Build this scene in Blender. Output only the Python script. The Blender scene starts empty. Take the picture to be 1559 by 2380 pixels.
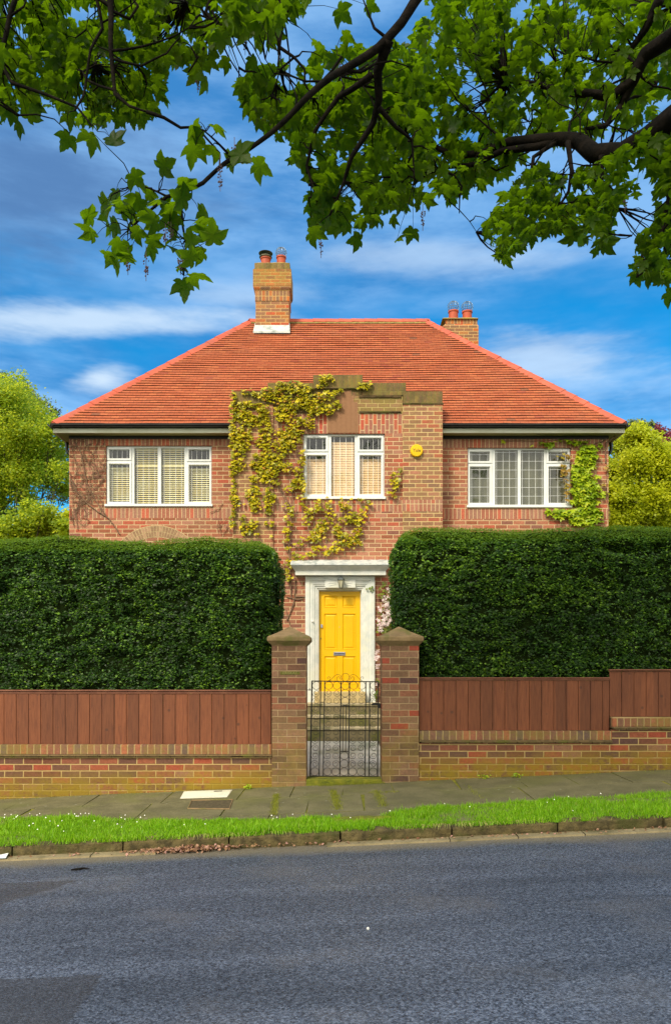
import bpy, math, random
import numpy as np
from mathutils import Vector, Matrix, noise
R = math.radians
random.seed(11); rng = np.random.default_rng(5)
sc = bpy.context.scene
col = sc.collection
F = 1750.0; ZE = 1.70; CX = 779.5; HY = 1540.0      # focal length and horizon in photo units, eye height
# ---------------- camera, sky, sun, exposure ----------------
cd = bpy.data.cameras.new('camera'); cam = bpy.data.objects.new('camera', cd); col.objects.link(cam)
cd.sensor_fit = 'VERTICAL'; cd.sensor_height = 36; cd.sensor_width = 24
cd.lens = F / 2380 * 36; cd.shift_y = 350 / 2380; cd.clip_start = .05; cd.clip_end = 3000
cam.location = (0, 0, ZE); cam.rotation_euler = (R(90), 0, 0)
sc.camera = cam
sc.view_settings.view_transform = 'Standard'; sc.view_settings.look = 'None'
sc.view_settings.gamma = 1; sc.view_settings.exposure = 0.68
SUN_EL, SUN_AZ = 44, 212                 # azimuth measured clockwise from +Y
sd = bpy.data.lights.new('sun', 'SUN'); sun = bpy.data.objects.new('sun', sd); col.objects.link(sun)
sd.energy = 2.5; sd.angle = R(14); sd.color = (1, .88, .70)
sv = Vector((math.sin(R(SUN_AZ)) * math.cos(R(SUN_EL)), math.cos(R(SUN_AZ)) * math.cos(R(SUN_EL)), math.sin(R(SUN_EL))))
sun.rotation_euler = sv.to_track_quat('Z', 'Y').to_euler(); sun.location = sv * 30

def nd(nt, t, ins=None, **props):
    n = nt.nodes.new(t)
    for k, v in props.items(): setattr(n, k, v)
    for k, v in (ins or {}).items():
        if isinstance(v, bpy.types.NodeSocket): nt.links.new(v, n.inputs[k])
        else: n.inputs[k].default_value = v
    return n
def mth(nt, op, a, b=0.0, c=0.0, clamp=False):
    n = nd(nt, 'ShaderNodeMath', {0: a, 1: b, 2: c}, operation=op); n.use_clamp = clamp
    return n.outputs[0]
def mix(nt, f, a, b, bt='MIX'):
    def c(v): return v if isinstance(v, bpy.types.NodeSocket) else (tuple(v) + (1,) if len(v) == 3 else v)
    n = nd(nt, 'ShaderNodeMix', data_type='RGBA', blend_type=bt)
    for i, v in ((0, f), (6, c(a)), (7, c(b))):
        if isinstance(v, bpy.types.NodeSocket): nt.links.new(v, n.inputs[i])
        else: n.inputs[i].default_value = v
    return n.outputs[2]
def ramp(nt, f, stops, interp='LINEAR'):
    n = nd(nt, 'ShaderNodeValToRGB', {0: f}); cr = n.color_ramp; cr.interpolation = interp
    while len(cr.elements) < len(stops): cr.elements.new(.5)
    for e, (p, c) in zip(cr.elements, stops):
        e.position = p; e.color = (c, c, c, 1) if not hasattr(c, '__len__') else tuple(c) + (1,)
    return n.outputs[0]
def sstep(nt, v, a, b, lo=0.0, hi=1.0):
    return nd(nt, 'ShaderNodeMapRange', {0: v, 1: a, 2: b, 3: lo, 4: hi}, interpolation_type='SMOOTHSTEP').outputs[0]
def noi(nt, vec, scale, detail=3, rough=.5, dims='3D'):
    return nd(nt, 'ShaderNodeTexNoise', {'Vector': vec, 'Scale': scale, 'Detail': detail, 'Roughness': rough}, noise_dimensions=dims).outputs[0]

w = bpy.data.worlds.new('World'); sc.world = w; w.use_nodes = True
nt = w.node_tree; nt.nodes.clear()
sky = nd(nt, 'ShaderNodeTexSky', sky_type='NISHITA', sun_disc=False, sun_elevation=R(SUN_EL), sun_rotation=R(SUN_AZ), ozone_density=3.0, dust_density=.3, air_density=1.0)
skyc = nd(nt, 'ShaderNodeHueSaturation', {'Hue': .497, 'Saturation': 1.28, 'Value': .95, 'Color': sky.outputs[0]}).outputs[0]
skyc = mix(nt, 1.0, skyc, (.05, .96, 1.08), 'MULTIPLY')
tc = nd(nt, 'ShaderNodeTexCoord').outputs['Generated']
sx = nd(nt, 'ShaderNodeSeparateXYZ', {0: tc}); X_, Y_, Z_ = sx.outputs
zz = mth(nt, 'MAXIMUM', Z_, .04)
yy = mth(nt, 'MAXIMUM', Y_, .05)
tanx = mth(nt, 'DIVIDE', X_, yy); tanz = mth(nt, 'DIVIDE', Z_, yy)      # tangent of azimuth / elevation looking north
cv = nd(nt, 'ShaderNodeCombineXYZ', {0: mth(nt, 'DIVIDE', X_, mth(nt, 'ADD', zz, .12)), 1: mth(nt, 'DIVIDE', Y_, mth(nt, 'ADD', zz, .12)), 2: .3}).outputs[0]
n1 = noi(nt, cv, 1.15, 6, .55)
cv2 = nd(nt, 'ShaderNodeCombineXYZ', {0: mth(nt, 'MULTIPLY', X_, 1.6), 1: mth(nt, 'MULTIPLY', Y_, 1.6), 2: mth(nt, 'MULTIPLY', Z_, 6.5)}).outputs[0]
n2 = noi(nt, cv2, 1.25, 5, .55)
cm = sstep(nt, mth(nt, 'ADD', mth(nt, 'MULTIPLY', n1, .45), mth(nt, 'MULTIPLY', n2, .55)), .38, .60)
def bank(ax, az, rx, rz, amp, seed):      # a cloud bank standing at one place in the sky
    wob = mth(nt, 'MULTIPLY', mth(nt, 'SUBTRACT', noi(nt, nd(nt, 'ShaderNodeVectorMath', {0: cv2, 1: (seed, seed * .7, 0)}, operation='ADD').outputs[0], 3.5, 5, .6), .5), 2.6)
    dx = mth(nt, 'DIVIDE', mth(nt, 'SUBTRACT', tanx, ax), rx); dz = mth(nt, 'DIVIDE', mth(nt, 'SUBTRACT', tanz, az), rz)
    d = mth(nt, 'SQRT', mth(nt, 'ADD', mth(nt, 'MULTIPLY', dx, dx), mth(nt, 'MULTIPLY', dz, dz)))
    v = sstep(nt, mth(nt, 'ADD', d, wob), .1, 1.35, 1.0, 0.0)
    front = sstep(nt, Y_, .05, .3)
    return mth(nt, 'MULTIPLY', mth(nt, 'MULTIPLY', v, amp), front)
def T(px, py): return (px - CX) / F, (HY - py) / F
cm = mth(nt, 'MULTIPLY', cm, .85)
wc = 0.0
for px, py, rx, ry, amp, s in ((180, 745, 430, 42, .85, 3), (240, 885, 80, 42, .95, 7), (1310, 850, 280, 70, .6, 9), (1000, 600, 300, 50, .45, 12), (560, 690, 200, 40, .4, 15)):
    t = T(px, py)
    wc = mth(nt, 'MAXIMUM', wc, bank(t[0], t[1], rx / F, ry / F, amp, s))
for px, py, rx, ry, amp, s in ((560, 640, 300, 110, .75, 4), (620, 400, 380, 220, .9, 2.6), (1150, 520, 330, 90, .8, 6.6), (1310, 850, 280, 85, .85, 9), (1000, 620, 330, 90, .6, 1.7), (900, 690, 200, 30, .4, 8.2)):
    t = T(px, py)
    cm = mth(nt, 'MAXIMUM', cm, bank(t[0], t[1], rx / F, ry / F, amp, s))
tone = mix(nt, sstep(nt, noi(nt, cv2, 2.0, 6, .6), .34, .60), (.32, 1.40, 3.4), (1.65, 3.1, 5.2))
skyf = mix(nt, mth(nt, 'MULTIPLY', cm, .92), skyc, tone)
skyf = mix(nt, bank(*T(90, 430), 460 / F, 190 / F, .95, 5.1), skyf, (.50, 1.20, 2.6))
skyf = mix(nt, wc, skyf, (3.5, 4.4, 5.4))
# unseen bright cloud added to the southern sky behind the viewer as neutral fill
skyf = mix(nt, mth(nt, 'MULTIPLY', sstep(nt, mth(nt, 'ADD', Y_, mth(nt, 'MULTIPLY', n2, .3)), -.25, .55, 1.0, 0.0), .93), skyf, mix(nt, n2, (7.6, 7.2, 6.2), (10.5, 9.8, 8.2)))
bg = nd(nt, 'ShaderNodeBackground', {0: skyf, 1: .12})
wo = nd(nt, 'ShaderNodeOutputWorld', {0: bg.outputs[0]})

# ---------------- helpers ----------------
def P(px, py, d): return Vector(((px - CX) / F * d, d, ZE + (HY - py) / F * d))
def PX(px, d): return (px - CX) / F * d
def PZ(py, d): return ZE + (HY - py) / F * d
def worigin(o):
    v = Vector((0, 0, 0))
    while o is not None: v += o.location; o = o.parent
    return v
def tag(o, label=None, cat=None, group=None, kind=None):
    if label: o['label'] = label
    if cat: o['category'] = cat
    if group: o['group'] = group
    if kind: o['kind'] = kind
    return o
def empty(name, loc, label=None, cat=None, group=None):
    o = bpy.data.objects.new(name, None); col.objects.link(o); o.location = loc; o.empty_display_size = .2
    return tag(o, label, cat, group)
class MB:
    def __init__(s): s.v = []; s.f = []; s.m = []
    def face(s, pts, m=0):
        i = len(s.v); s.v.extend([tuple(p) for p in pts]); s.f.append(tuple(range(i, i + len(pts)))); s.m.append(m)
    def add(s, vs, fs, m=0):
        i = len(s.v); s.v.extend([tuple(p) for p in vs])
        for f in fs: s.f.append(tuple(i + k for k in f)); s.m.append(m)
    def box(s, x0, x1, y0, y1, z0, z1, m=0):
        s.add([(x0, y0, z0), (x1, y0, z0), (x1, y1, z0), (x0, y1, z0), (x0, y0, z1), (x1, y0, z1), (x1, y1, z1), (x0, y1, z1)],
              [(0, 3, 2, 1), (4, 5, 6, 7), (0, 1, 5, 4), (1, 2, 6, 5), (2, 3, 7, 6), (3, 0, 4, 7)], m)
    def loft(s, rings, m=0, cap=True, closed=True):
        n = len(rings[0]); vs = [p for r in rings for p in r]; fs = []
        for k in range(len(rings) - 1):
            for i in range(n if closed else n - 1):
                a, b = k * n + i, k * n + (i + 1) % n
                fs.append((a, b, b + n, a + n))
        if cap: fs.append(tuple(range(n - 1, -1, -1))); fs.append(tuple(range((len(rings) - 1) * n, len(rings) * n)))
        s.add(vs, fs, m)
    def tube(s, pts, rad, n=8, m=0, cap=True):
        pts = [Vector(p) for p in pts]; rings = []; up = Vector((.13, .31, .94)); last = None
        for i, p in enumerate(pts):
            d = (pts[min(i + 1, len(pts) - 1)] - pts[max(i - 1, 0)])
            if d.length < 1e-9: d = Vector((0, 0, 1))
            d.normalize()
            if last is None:
                a = d.cross(up)
                if a.length < .1: a = d.cross(Vector((1, 0, 0)))
            else: a = last - d * last.dot(d)
            a.normalize(); last = a; b = d.cross(a)
            r = rad[i] if hasattr(rad, '__len__') else rad
            rings.append([p + a * math.cos(t) * r + b * math.sin(t) * r for t in [2 * math.pi * k / n for k in range(n)]])
        s.loft(rings, m, cap)
    def lathe(s, c, prof, n=20, m=0):       # prof: (radius, z)
        s.loft([[(c[0] + math.cos(2 * math.pi * k / n) * r, c[1] + math.sin(2 * math.pi * k / n) * r, c[2] + z) for k in range(n)] for r, z in prof], m)
    def frame(s, x0, x1, z0, z1, prof, m=0, bottom=True):    # mitred frame; prof: (inset, y)
        L = []
        for ins, y in prof:
            a, b, c, d = x0 + ins, x1 - ins, (z0 + ins if bottom else z0), z1 - ins
            L.append([(a, y, c), (a, y, d), (b, y, d), (b, y, c)])
        vs = [p for l in L for p in l]; fs = []
        for k in range(len(L) - 1):
            for i in range(4 if bottom else 3):
                j = (i + 1) % 4; fs.append((k * 4 + i, k * 4 + j, k * 4 + 4 + j, k * 4 + 4 + i))
        s.add(vs, fs, m)
    def build(s, name, mats, parent=None, smooth=False, bevel=0):
        me = bpy.data.meshes.new(name); o = bpy.data.objects.new(name, me); col.objects.link(o)
        if parent is not None: o.parent = parent
        og = worigin(parent) if parent is not None else Vector((0, 0, 0))
        me.from_pydata([(a[0] - og.x, a[1] - og.y, a[2] - og.z) for a in s.v], [], s.f)
        for mm in (mats if isinstance(mats, (list, tuple)) else [mats]): me.materials.append(mm)
        me.polygons.foreach_set('material_index', s.m)
        if smooth: me.polygons.foreach_set('use_smooth', [True] * len(me.polygons))
        me.validate(); me.update()
        if bevel:
            b = o.modifiers.new('bevel', 'BEVEL'); b.width = bevel; b.segments = 2; b.limit_method = 'ANGLE'
        return o
def scatter(name, tv, tf, pos, rot, scl, mat, parent=None, rnd=None, smooth=True):
    """many small copies of one leaf template joined into a single mesh"""
    tv = np.asarray(tv, float); pos = np.asarray(pos, float); N = len(pos); n = len(tv)
    scl = np.asarray(scl, float).reshape(N, -1)[:, :1]
    V = np.einsum('nij,kj->nki', rot, tv) * scl[:, None, :] + pos[:, None, :]
    og = worigin(parent) if parent is not None else Vector((0, 0, 0))
    V = V.reshape(-1, 3) - np.array(og)
    ls = np.array([i for f in tf for i in f]); tot = np.array([len(f) for f in tf])
    loops = (ls[None, :] + (np.arange(N) * n)[:, None]).ravel()
    tots = np.tile(tot, N); starts = np.concatenate([[0], np.cumsum(tots)[:-1]])
    me = bpy.data.meshes.new(name); me.vertices.add(len(V)); me.vertices.foreach_set('co', V.ravel())
    me.loops.add(len(loops)); me.loops.foreach_set('vertex_index', loops)
    me.polygons.add(len(tots)); me.polygons.foreach_set('loop_start', starts); me.polygons.foreach_set('loop_total', tots)
    me.polygons.foreach_set('use_smooth', np.full(len(tots), smooth))
    a = me.attributes.new('rnd', 'FLOAT', 'POINT')
    a.data.foreach_set('value', np.repeat(rng.random(N) if rnd is None else rnd, n))
    me.update(calc_edges=True); me.materials.append(mat)
    o = bpy.data.objects.new(name, me); col.objects.link(o)
    if parent is not None: o.parent = parent
    return o
def basis(nrm, tip):
    """rotation matrices whose local z is nrm and local y is tip (made orthogonal)"""
    nrm = nrm / np.linalg.norm(nrm, axis=1, keepdims=True)
    tip = tip - nrm * np.sum(nrm * tip, axis=1, keepdims=True)
    tip = tip / (np.linalg.norm(tip, axis=1, keepdims=True) + 1e-9)
    x = np.cross(tip, nrm)
    return np.stack([x, tip, nrm], axis=2)
def inpoly(x, y, poly):
    c = False; j = len(poly) - 1
    for i in range(len(poly)):
        xi, yi = poly[i]; xj, yj = poly[j]
        if (yi > y) != (yj > y) and x < (xj - xi) * (y - yi) / (yj - yi) + xi: c = not c
        j = i
    return c
def samp(poly, n):
    xs = [p[0] for p in poly]; ys = [p[1] for p in poly]; out = []
    while len(out) < n:
        x, y = random.uniform(min(xs), max(xs)), random.uniform(min(ys), max(ys))
        if inpoly(x, y, poly): out.append((x, y))
    return out

# ---------------- materials ----------------
def newmat(name):
    m = bpy.data.materials.new(name); m.use_nodes = True; nt = m.node_tree
    return m, nt, nt.nodes['Principled BSDF']
def setb(nt, b, color=None, rough=None, bump=None, dist=.005, strength=1.0, **kw):
    if color is not None:
        if isinstance(color, bpy.types.NodeSocket): nt.links.new(color, b.inputs['Base Color'])
        else: b.inputs['Base Color'].default_value = tuple(color) + (1,)
    if rough is not None:
        if isinstance(rough, bpy.types.NodeSocket): nt.links.new(rough, b.inputs['Roughness'])
        else: b.inputs['Roughness'].default_value = rough
    if bump is not None:
        bp = nd(nt, 'ShaderNodeBump', {'Height': bump, 'Distance': dist, 'Strength': strength})
        nt.links.new(bp.outputs[0], b.inputs['Normal'])
    for k, v in kw.items(): b.inputs[k].default_value = v
def geo(nt):
    g = nd(nt, 'ShaderNodeNewGeometry'); return g.outputs['Position'], g.outputs['Normal']
def brick(name, L=.237, Tk=.083, mortar=.0115, stag=.5, upright=False, oz=0.0, ou=0.0, pal=None, mcol=(.50, .36, .20), moss=0.0, mz=None, mosscol=(.20, .16, .02), dark=0.0, rough=.85, joint=.6, vary=1.0, cov=.5):
    m, nt, b = newmat(name); pos, nor = geo(nt)
    s = nd(nt, 'ShaderNodeSeparateXYZ', {0: pos}); n = nd(nt, 'ShaderNodeSeparateXYZ', {0: nor})
    side = mth(nt, 'GREATER_THAN', mth(nt, 'ABSOLUTE', n.outputs[0]), .7)
    hor = nd(nt, 'ShaderNodeMix', {0: side, 2: s.outputs[0], 3: s.outputs[1]}, data_type='FLOAT').outputs[0]
    wob = mth(nt, 'MULTIPLY', mth(nt, 'SUBTRACT', noi(nt, pos, 9, 2), .5), .010)
    hor = mth(nt, 'ADD', mth(nt, 'ADD', hor, ou), wob)
    ver = mth(nt, 'ADD', mth(nt, 'ADD', s.outputs[2], oz), mth(nt, 'MULTIPLY', wob, .6))
    U, V = (ver, hor) if upright else (hor, ver)
    v = mth(nt, 'DIVIDE', V, Tk); row = mth(nt, 'FLOOR', v); fv = mth(nt, 'FRACT', v)
    u = mth(nt, 'ADD', mth(nt, 'DIVIDE', U, L), mth(nt, 'MULTIPLY', mth(nt, 'FLOORED_MODULO', row, 2.0), stag))
    c = mth(nt, 'FLOOR', u); fu = mth(nt, 'FRACT', u)
    du = mth(nt, 'MULTIPLY', mth(nt, 'MINIMUM', fu, mth(nt, 'SUBTRACT', 1.0, fu)), L)
    dv = mth(nt, 'MULTIPLY', mth(nt, 'MINIMUM', fv, mth(nt, 'SUBTRACT', 1.0, fv)), Tk)
    d = mth(nt, 'MINIMUM', du, dv)
    mask = sstep(nt, d, mortar / 2 - .001, mortar / 2 + .003)
    wn = nd(nt, 'ShaderNodeTexWhiteNoise', {0: nd(nt, 'ShaderNodeCombineXYZ', {0: c, 1: row, 2: 3.7}).outputs[0]}, noise_dimensions='3D')
    pal = pal or [(0, (.19, .060, .036)), (.14, (.235, .085, .050)), (.34, (.27, .105, .060)), (.52, (.22, .095, .060)), (.66, (.30, .135, .085)), (.78, (.15, .062, .045)), (.86, (.36, .055, .030)), (.95, (.28, .14, .10))]
    bc = ramp(nt, wn.outputs[0], pal, 'CONSTANT')
    bc = mix(nt, 1.0, bc, ramp(nt, noi(nt, pos, 38, 4, .7), [(.28, .72), (.5, 1.0), (.75, 1.3)]), 'MULTIPLY')
    big = noi(nt, pos, 1.3, 3, .6)
    bc = mix(nt, mth(nt, 'MULTIPLY', sstep(nt, big, .45, .7), .35 * vary), bc, (.30, .17, .11))
    mc = mix(nt, noi(nt, pos, 14, 3), mcol, tuple(k * .72 for k in mcol))
    cc = mix(nt, mth(nt, 'MULTIPLY', mask, 1.0), mc, bc)
    if moss:
        f = sstep(nt, mth(nt, 'ADD', mth(nt, 'MULTIPLY', noi(nt, pos, 2.6, 4, .65), .6), mth(nt, 'MULTIPLY', noi(nt, pos, 24, 3, .6), .4)), cov - .13, cov + .12)
        if mz:
            rel = mth(nt, 'SUBTRACT', s.outputs[2], mth(nt, 'MULTIPLY', s.outputs[0], .044))
            f = mth(nt, 'MULTIPLY', f, sstep(nt, rel, mz[0], mz[1], 1.0, 0.0))
        cc = mix(nt, mth(nt, 'MULTIPLY', f, moss), cc, mosscol)
    if dark: cc = mix(nt, mth(nt, 'MULTIPLY', sstep(nt, noi(nt, pos, 5, 4, .7), .4, .65), dark), cc, (.06, .045, .03))
    setb(nt, b, cc, rough, mth(nt, 'ADD', mth(nt, 'MULTIPLY', mask, joint), mth(nt, 'MULTIPLY', noi(nt, pos, 60, 3), .35)), .008, .8)
    b.inputs['Specular IOR Level'].default_value = .25
    return m
def noisy(name, c1, c2, scale=6, rough=.7, bscale=40, bdist=.003, c3=None, s3=2.0, detail=5, spec=.4, metal=0.0, th=(.35, .65)):
    m, nt, b = newmat(name); pos, nor = geo(nt)
    c = mix(nt, sstep(nt, noi(nt, pos, scale, detail, .65), *th), c1, c2)
    if c3: c = mix(nt, sstep(nt, noi(nt, pos, s3, 4, .6), .48, .66), c, c3)
    setb(nt, b, c, rough, noi(nt, pos, bscale, 4, .6), bdist, .7)
    b.inputs['Specular IOR Level'].default_value = spec; b.inputs['Metallic'].default_value = metal
    return m
def leafmat(name, stops, trans=(.25, .42, .02), tmix=.45, rough=.5, clump=None, spec=.4):
    m, nt, b = newmat(name); pos, nor = geo(nt)
    a = nd(nt, 'ShaderNodeAttribute', attribute_name='rnd').outputs['Fac']
    c = ramp(nt, a, stops)
    if clump: c = mix(nt, sstep(nt, noi(nt, pos, clump[0], 2), .4, .6), c, clump[1], 'MULTIPLY')
    setb(nt, b, c, rough); b.inputs['Specular IOR Level'].default_value = spec
    tr = nd(nt, 'ShaderNodeBsdfTranslucent', {0: mix(nt, 1.0, mix(nt, .5, c, (1, 1, 1)), tuple(min(1, t * 1.6) for t in trans), 'MULTIPLY')})
    ms = nd(nt, 'ShaderNodeMixShader', {0: tmix, 1: b.outputs[0], 2: tr.outputs[0]})
    nt.links.new(ms.outputs[0], nt.nodes['Material Output'].inputs[0])
    return m

PALH = [(0, (.29, .10, .052)), (.12, (.35, .125, .070)), (.3, (.40, .155, .090)), (.5, (.31, .135, .080)), (.64, (.44, .19, .12)), (.77, (.24, .10, .070)), (.86, (.42, .105, .060)), (.94, (.40, .18, .12))]
MC = (.70, .52, .29)
m_brick = brick('house_brick', oz=.018, pal=PALH, mcol=MC)
m_brickbay = brick('bay_brick', oz=.03, ou=.06, pal=PALH, mcol=MC)
m_sold = brick('soldier_brick', L=.30, Tk=.081, stag=0, upright=True, oz=0, pal=[(0, (.36, .135, .085)), (.3, (.42, .18, .12)), (.55, (.34, .17, .115)), (.8, (.50, .13, .075))], mcol=MC)
m_soldst = brick('staggered_brick', L=.21, Tk=.081, stag=.5, upright=True, oz=.05, pal=[(0, (.44, .095, .055)), (.3, (.34, .13, .09)), (.6, (.48, .12, .06)), (.8, (.30, .15, .10))], mcol=MC)
m_par = brick('parapet_brick', L=.5, Tk=.081, stag=.0, upright=True, pal=[(0, (.22, .13, .055)), (.3, (.26, .165, .060)), (.6, (.18, .11, .055)), (.85, (.27, .13, .075))], mcol=(.26, .20, .09), moss=.6, mosscol=(.17, .16, .02), dark=.45)
m_parb = brick('mossy_panel_brick', oz=.03, pal=[(0, (.26, .15, .07)), (.4, (.22, .14, .06)), (.7, (.30, .17, .09))], mcol=(.56, .44, .18), moss=.5, mosscol=(.24, .21, .03))
m_pier = brick('pier_brick', oz=.03, ou=.1, pal=[(0, (.36, .13, .080)), (.2, (.30, .145, .085)), (.45, (.26, .13, .075)), (.62, (.40, .17, .11)), (.75, (.23, .12, .080)), (.88, (.38, .10, .06)), (.94, (.29, .16, .09))], mcol=(.78, .59, .27), moss=.25, mosscol=(.28, .22, .06))
GP = [(0, (.26, .105, .06)), (.15, (.19, .105, .060)), (.35, (.225, .125, .075)), (.5, (.165, .082, .052)), (.62, (.27, .145, .09)), (.78, (.105, .052, .045)), (.84, (.33, .06, .035)), (.93, (.23, .13, .075))]
m_gp = brick('pillar_brick', vary=.4, oz=-.02, ou=.02, pal=GP, mcol=(.46, .32, .18), moss=.55, mz=(.45, 1.3), mosscol=(.22, .17, .03), dark=.25, mortar=.009)
GW = [(0, (.16, .062, .038)), (.2, (.23, .078, .045)), (.4, (.14, .065, .045)), (.6, (.27, .085, .045)), (.74, (.11, .055, .045)), (.84, (.30, .068, .038)), (.93, (.25, .12, .075))]
m_gw = brick('garden_wall_brick', L=.240, Tk=.0835, oz=.01, vary=.3, pal=GW, mcol=(.52, .37, .16), moss=.85, mz=(.22, .56), mosscol=(.25, .175, .012), cov=.45)
m_gs = brick('garden_soldier_brick', L=.5, Tk=.085, stag=0, upright=True, mortar=.012, pal=[(0, (.24, .10, .06)), (.3, (.31, .115, .065)), (.5, (.20, .10, .065)), (.75, (.14, .09, .07)), (.88, (.35, .12, .06))], mcol=(.47, .34, .16), moss=.6, mosscol=(.20, .16, .03), cov=.52)
CP = [(0, (.42, .12, .03)), (.15, (.27, .13, .065)), (.35, (.40, .17, .055)), (.5, (.22, .12, .065)), (.65, (.50, .15, .03)), (.78, (.30, .14, .07)), (.9, (.45, .085, .03))]
m_ch = brick('chimney_brick', pal=CP, mcol=(.66, .44, .18), oz=.01)
m_chs = brick('chimney_soldier_brick', L=.4, Tk=.083, stag=0, upright=True, pal=CP, mcol=(.66, .44, .18))
m_chm = brick('weathered_chimney_brick', pal=[(0, (.38, .16, .055)), (.4, (.27, .115, .05)), (.7, (.44, .16, .05))], mcol=(.55, .43, .14), moss=.45, mosscol=(.25, .20, .03), oz=.01)
TP = [(0, (.385, .098, .038)), (.25, (.42, .110, .043)), (.5, (.38, .100, .040)), (.7, (.44, .126, .048)), (.85, (.40, .114, .045)), (.96, (.34, .082, .040)), (.992, (.24, .09, .045))]
ROWS = 47; RISE = 3.63
m_tile = brick('roof_tile', L=.165, Tk=RISE / ROWS, mortar=.004, pal=TP, mcol=(.20, .05, .03), oz=-(ZE + 4.69), joint=.1, rough=.75, vary=.3)
m_hip = noisy('hip_tile', (.46, .085, .045), (.54, .12, .065), 3, .65, 60, .002, c3=(.40, .10, .06))
m_bed = noisy('mortar_bed', (.30, .23, .07), (.16, .13, .04), 14, .95, 30, .01)
m_white = noisy('white_upvc', (.80, .82, .82), (.72, .75, .74), 3, .4, 60, .0006)
m_stone = noisy('painted_stone', (.74, .75, .70), (.58, .62, .58), 5, .65, 50, .002, c3=(.68, .70, .60), s3=3)
m_fascia = noisy('fascia_paint', (.72, .72, .60), (.62, .61, .46), 2, .5, 50, .001)
m_soff = noisy('soffit_paint', (.36, .33, .12), (.30, .28, .10), 4, .6, 50, .001)
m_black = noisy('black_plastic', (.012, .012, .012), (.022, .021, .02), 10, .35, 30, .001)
m_iron = noisy('wrought_iron', (.008, .008, .009), (.02, .018, .016), 20, .45, 120, .001)
m_lead = noisy('lead_flashing', (.42, .46, .47), (.60, .62, .58), 9, .55, 20, .004, c3=(.28, .33, .32), s3=7)
m_pot = noisy('terracotta_pot', (.48, .085, .03), (.38, .075, .04), 8, .6, 60, .002)
m_steel = noisy('dark_steel', (.10, .11, .08), (.22, .21, .16), 10, .4, 40, .001, metal=.6)
m_wire = noisy('wire', (.16, .24, .34), (.25, .32, .4), 10, .4, 40, .001, metal=.5)
m_cem = noisy('cement_flaunching', (.26, .21, .06), (.34, .27, .12), 16, .95, 30, .02, c3=(.38, .30, .03), s3=9)
m_capst = noisy('cap_stone', (.20, .135, .065), (.28, .19, .095), 9, .9, 45, .006, c3=(.15, .135, .04), s3=5)
m_creas = noisy('creasing_tile', (.12, .085, .04), (.20, .13, .06), 12, .9, 40, .004, c3=(.15, .14, .03), s3=4)
m_door = noisy('yellow_door_paint', (.84, .50, .002), (.80, .46, .002), 2, .35, 60, .0005)
m_chrome = noisy('chrome', (.45, .47, .55), (.55, .55, .6), 10, .3, 40, .0005, metal=.7)
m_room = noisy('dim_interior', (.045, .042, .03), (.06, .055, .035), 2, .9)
m_blind = noisy('wooden_blind', (.86, .68, .30), (.92, .80, .48), 3, .5, 60, .0005)
m_blindc = noisy('peach_blind', (.90, .56, .32), (.94, .63, .40), 3, .55, 60, .0005)
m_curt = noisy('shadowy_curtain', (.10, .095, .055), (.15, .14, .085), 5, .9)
m_yel = noisy('yellow_plastic', (.82, .50, .002), (.80, .48, .002), 3, .35)
m_txt = noisy('dark_print', (.05, .03, .01), (.05, .03, .01), 3, .5)
m_rib = None
def glassmat():
    m, nt, b = newmat('window_glass'); pos, _ = geo(nt)
    fr = mth(nt, 'POWER', nd(nt, 'ShaderNodeLayerWeight', {0: .5}).outputs['Facing'], 3.0)
    t = nd(nt, 'ShaderNodeBsdfTransparent', {0: (.9, .95, .92, 1)}); bp = nd(nt, 'ShaderNodeBump', {'Height': noi(nt, pos, 3, 2), 'Distance': .01, 'Strength': .25})
    g = nd(nt, 'ShaderNodeBsdfGlossy', {0: (1, 1, 1, 1), 1: .03}); nt.links.new(bp.outputs[0], g.inputs['Normal'])
    ms = nd(nt, 'ShaderNodeMixShader', {0: mth(nt, 'ADD', mth(nt, 'MULTIPLY', fr, .6), .075), 1: t.outputs[0], 2: g.outputs[0]})
    nt.links.new(ms.outputs[0], nt.nodes['Material Output'].inputs[0]); return m
m_glass = glassmat()
def ribmat():
    m, nt, b = newmat('ribbed_tile'); pos, _ = geo(nt)
    c = mix(nt, noi(nt, pos, 20, 4), (.40, .21, .105), (.30, .155, .08))
    setb(nt, b, c, .85); return m
m_rib = ribmat()
def woodmat():
    m, nt, b = newmat('stained_fence_board'); pos, _ = geo(nt)
    s = nd(nt, 'ShaderNodeSeparateXYZ', {0: pos})
    st = nd(nt, 'ShaderNodeCombineXYZ', {0: mth(nt, 'MULTIPLY', s.outputs[0], 60), 1: s.outputs[1], 2: mth(nt, 'MULTIPLY', s.outputs[2], 5)}).outputs[0]
    g = noi(nt, st, 1.0, 5, .65)
    idx = mth(nt, 'FLOOR', mth(nt, 'DIVIDE', s.outputs[0], .156))
    wn = nd(nt, 'ShaderNodeTexWhiteNoise', {1: idx}, noise_dimensions='1D').outputs[0]
    c = ramp(nt, g, [(.25, (.10, .026, .010)), (.5, (.170, .050, .017)), (.8, (.22, .070, .027))])
    c = mix(nt, 1.0, c, ramp(nt, wn, [(0, .78), (1, 1.2)]), 'MULTIPLY')
    k = sstep(nt, nd(nt, 'ShaderNodeTexVoronoi', {'Vector': pos, 'Scale': 5.5}).outputs[0], .07, .14, 1.0, 0.0)
    c = mix(nt, mth(nt, 'MULTIPLY', k, .6), c, (.045, .018, .012))
    setb(nt, b, c, .7, g, .002, .8); return m
m_wood = woodmat()
m_rail = noisy('fence_rail_wood', (.22, .085, .048), (.15, .052, .03), 8, .65, 40, .002)
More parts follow.
